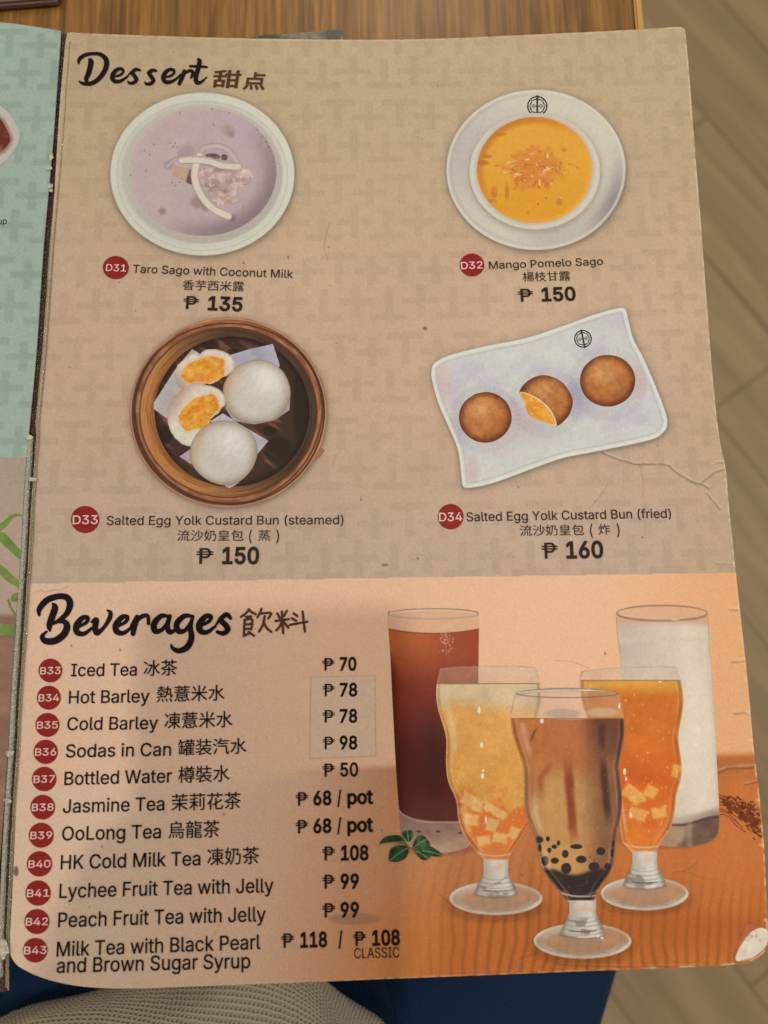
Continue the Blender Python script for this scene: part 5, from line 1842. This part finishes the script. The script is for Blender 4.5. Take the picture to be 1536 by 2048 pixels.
M_KNIT = knit()
M_BLUE = plain("blue_twill", (0.008, 0.028, 0.082), .85, .15, 700, .4)
M_SKIN = plain("skin", (0.50, 0.30, 0.20), .5, .4, 200, .1)
M_HAIR = plain("black_hair", (0.015, 0.012, 0.010), .4, .5, 300, .5)


def folds(V):
    n, s, _ = V.shape
    t = np.linspace(0, 2 * math.pi, s, endpoint=False)
    for i in range(n):
        z = V[i, 0, 2]
        f = 0.006 * np.sin(t * 7 + z * 40) + 0.004 * np.sin(t * 3 - z * 70)
        c = V[i].mean(0)
        d = V[i] - c
        d[:, 2] = 0
        V[i] += d / (np.linalg.norm(d, axis=1)[:, None] + 1e-6) * f[:, None]
    return V


rings = [(.565, .128, .110), (.60, .134, .135), (.63, .136, .150), (.66, .135, .147), (.70, .148, .126), (.76, .168, .112), (.84, .168, .105), (.92, .178, .108), (1.00, .186, .108), (1.06, .178, .098), (1.11, .140, .080), (1.14, .075, .065), (1.155, .062, .058)]
zz = np.linspace(.565, 1.155, 40)
R_ = np.array(rings)
sw_r = [(CXB + .014, -.185 - .02 * (z > .8) * (z - .8), z, np.interp(z, R_[:, 0], R_[:, 1]), np.interp(z, R_[:, 0], R_[:, 2]), .9) for z in zz]
sweater = loft("sweater", sw_r, M_KNIT, person, 128, "beige waffle knit sweater", True, folds, math.radians(17))
# cloth coordinates in metres round and along the body
me = sweater.data
uv = me.uv_layers.new(name="cloth")
co = np.empty(len(me.vertices) * 3, np.float32)
me.vertices.foreach_get("co", co)
co = co.reshape(-1, 3)
li = np.empty(len(me.loops), np.int32)
me.loops.foreach_get("vertex_index", li)
lc = co[li]
ring_arc = np.concatenate([[0], np.cumsum(np.linalg.norm(np.diff(co.reshape(40, 128, 3)[:, 32], axis=0), axis=1))])
u_ = (li % 128) / 128 * 1.05
v_ = ring_arc[li // 128]
uv.data.foreach_set("uv", np.stack([u_, v_], 1).astype(np.float32).ravel())

# trousers: pelvis, thighs under the table, shins down to the floor
hipz = .535
TP = [(CXB, -.20, hipz + .02, (.15, .10)), (CXB - .085, -.15, hipz, .088), (CXB - .115, .05, hipz, .083), (CXB - .125, .25, hipz - .005, .066), (CXB - .125, .285, .40, .056), (CXB - .125, .27, .10, .045),
      (CXB + .105, -.17, hipz, .095), (CXB + .185, .0, hipz + .005, .096), (CXB + .225, .25, hipz - .005, .068), (CXB + .225, .285, .40, .056), (CXB + .225, .27, .10, .045)]
skin("trousers", TP, [(0, 1), (1, 2), (2, 3), (3, 4), (4, 5), (0, 6), (6, 7), (7, 8), (8, 9), (9, 10)], M_BLUE, person, 2, "blue trousers")
for sx in (-.125, .225):
    skin("shoe", [(CXB + sx, .26, .05, .042), (CXB + sx, .32, .035, .036), (CXB + sx, .40, .030, .030)], [(0, 1), (1, 2)], M_HAIR, person)

# phone held up by the sitter, its lens where the picture was taken
def ph(r_, u_, f_=0.0):
    return CAM + RT * r_ + UP * u_ - FW * f_


phone = empty("smartphone", tuple(ph(-.02, -.066, .006)))
tag(phone, "black smartphone held above the menu by the person", "phone")
bm = bmesh.new()
bmesh.ops.create_cube(bm, size=1)
for v in bm.verts:
    v.co = Vector(ph(-.021 + v.co.x * .082, -.066 + v.co.y * .158, .0075 + v.co.z * .008))
bmesh.ops.bevel(bm, geom=bm.edges[:], offset=.0025, segments=3, affect='EDGES')
me = bpy.data.meshes.new("body")
bm.to_mesh(me)
bm.free()
link("body", me, plain("black_phone", (.02, .02, .022), .3, .5, 50, .02), phone)
bm = bmesh.new()
bmesh.ops.create_cube(bm, size=1)
for v in bm.verts:
    v.co = Vector(ph(-.021 + v.co.x * .074, -.066 + v.co.y * .150, .0118 + v.co.z * .0005))
me = bpy.data.meshes.new("screen")
bm.to_mesh(me)
bm.free()
link("screen", me, plain("dark_screen", (.03, .03, .035), .1, .5, 50, .01), phone)

# body of the sitter: head, neck, trunk, arms and the hand behind the phone
wr = ph(-.088, -.135, .045)
palm = ph(-.074, -.105, .022)
BP = [(CXB, -.20, .60, .06), (CXB, -.20, .95, .06), (CXB, -.20, 1.12, .052), (CXB, -.19, 1.20, .047), (CXB, -.175, 1.27, (.066, .078)), (CXB, -.17, 1.345, (.068, .082)), (CXB, -.175, 1.40, .05),
      (CXB - .16, -.20, 1.06, .045), (CXB - .20, -.15, .86, .038), (wr[0], wr[1], wr[2], .022), (palm[0], palm[1], palm[2], (.020, .014)),
      (CXB + .16, -.20, 1.06, .045), (CXB + .25, -.30, .82, .038), (CXB + .23, -.27, .690, .024), (CXB + .20, -.215, .668, (.030, .016))]
BE = [(0, 1), (1, 2), (2, 3), (3, 4), (4, 5), (5, 6), (1, 7), (7, 8), (8, 9), (9, 10), (1, 11), (11, 12), (12, 13), (13, 14)]
nb = len(BP)
for k in range(4):                                  # fingers across the back edge of the phone
    u0 = -.130 + k * .020
    a, b2, c_ = ph(-.070, u0 + .006, .012), ph(-.064, u0 + .012, -.004), ph(-.046 + .004 * (k % 2), u0 + .015, -.006)
    i = len(BP)
    BP += [(*a, .0085), (*b2, .0080), (*c_, .0070)]
    BE += [(10, i), (i, i + 1), (i + 1, i + 2)]
i = len(BP)                                         # thumb on the screen side
BP += [(*ph(-.066, -.085, .022), .0105), (*ph(-.052, -.060, .021), .0090), (*ph(-.040, -.045, .020), .0075)]
BE += [(10, i), (i, i + 1), (i + 1, i + 2)]
for k in range(4):                                  # resting hand on the thigh
    i = len(BP)
    x = CXB + .150 + k * .016
    BP += [(x + .025, -.195, .664, .0085), (x + .02, -.175, .655, .0075)]
    BE += [(14, i), (i, i + 1)]
i = len(BP)
BP += [(CXB + .165, -.21, .664, .0095), (CXB + .150, -.195, .655, .008)]
BE += [(14, i), (i, i + 1)]
skin("body", BP, BE, M_SKIN, person, 2)
for a0, a1, a2 in (((CXB - .15, -.20, 1.06), (CXB - .20, -.15, .86), (wr[0] - .01, wr[1] - .02, wr[2] - .03)), ((CXB + .15, -.20, 1.06), (CXB + .25, -.30, .82), (CXB + .232, -.275, .698))):
    skin("sleeve", [(*a0, .062), (*a1, .052), (*a2, .036)], [(0, 1), (1, 2)], M_KNIT, person)
bm = bmesh.new()
bmesh.ops.create_icosphere(bm, subdivisions=4, radius=1)
for v in bm.verts:
    x, y, z = v.co
    v.co = (CXB + x * .080, -.185 + y * .095 - (.012 if z < 0 else 0), 1.352 + z * .085)
bmesh.ops.delete(bm, geom=[v for v in bm.verts if v.co.z < 1.345 and v.co.y > -.165], context='VERTS')
me = bpy.data.meshes.new("hair")
bm.to_mesh(me)
bm.free()
link("hair", me, M_HAIR, person)
for sx in (-.028, .028):
    bm = bmesh.new()
    bmesh.ops.create_uvsphere(bm, u_segments=16, v_segments=10, radius=.011)
    for v in bm.verts:
        v.co += Vector((CXB + sx, -.108, 1.30))
    me = bpy.data.meshes.new("eye")
    bm.to_mesh(me)
    bm.free()
    link("eye", me, plain("eye_white", (.6, .58, .55), .2), person)
skin("nose", [(CXB, -.098, 1.300, .008), (CXB, -.085, 1.272, .012)], [(0, 1)], M_SKIN, person)
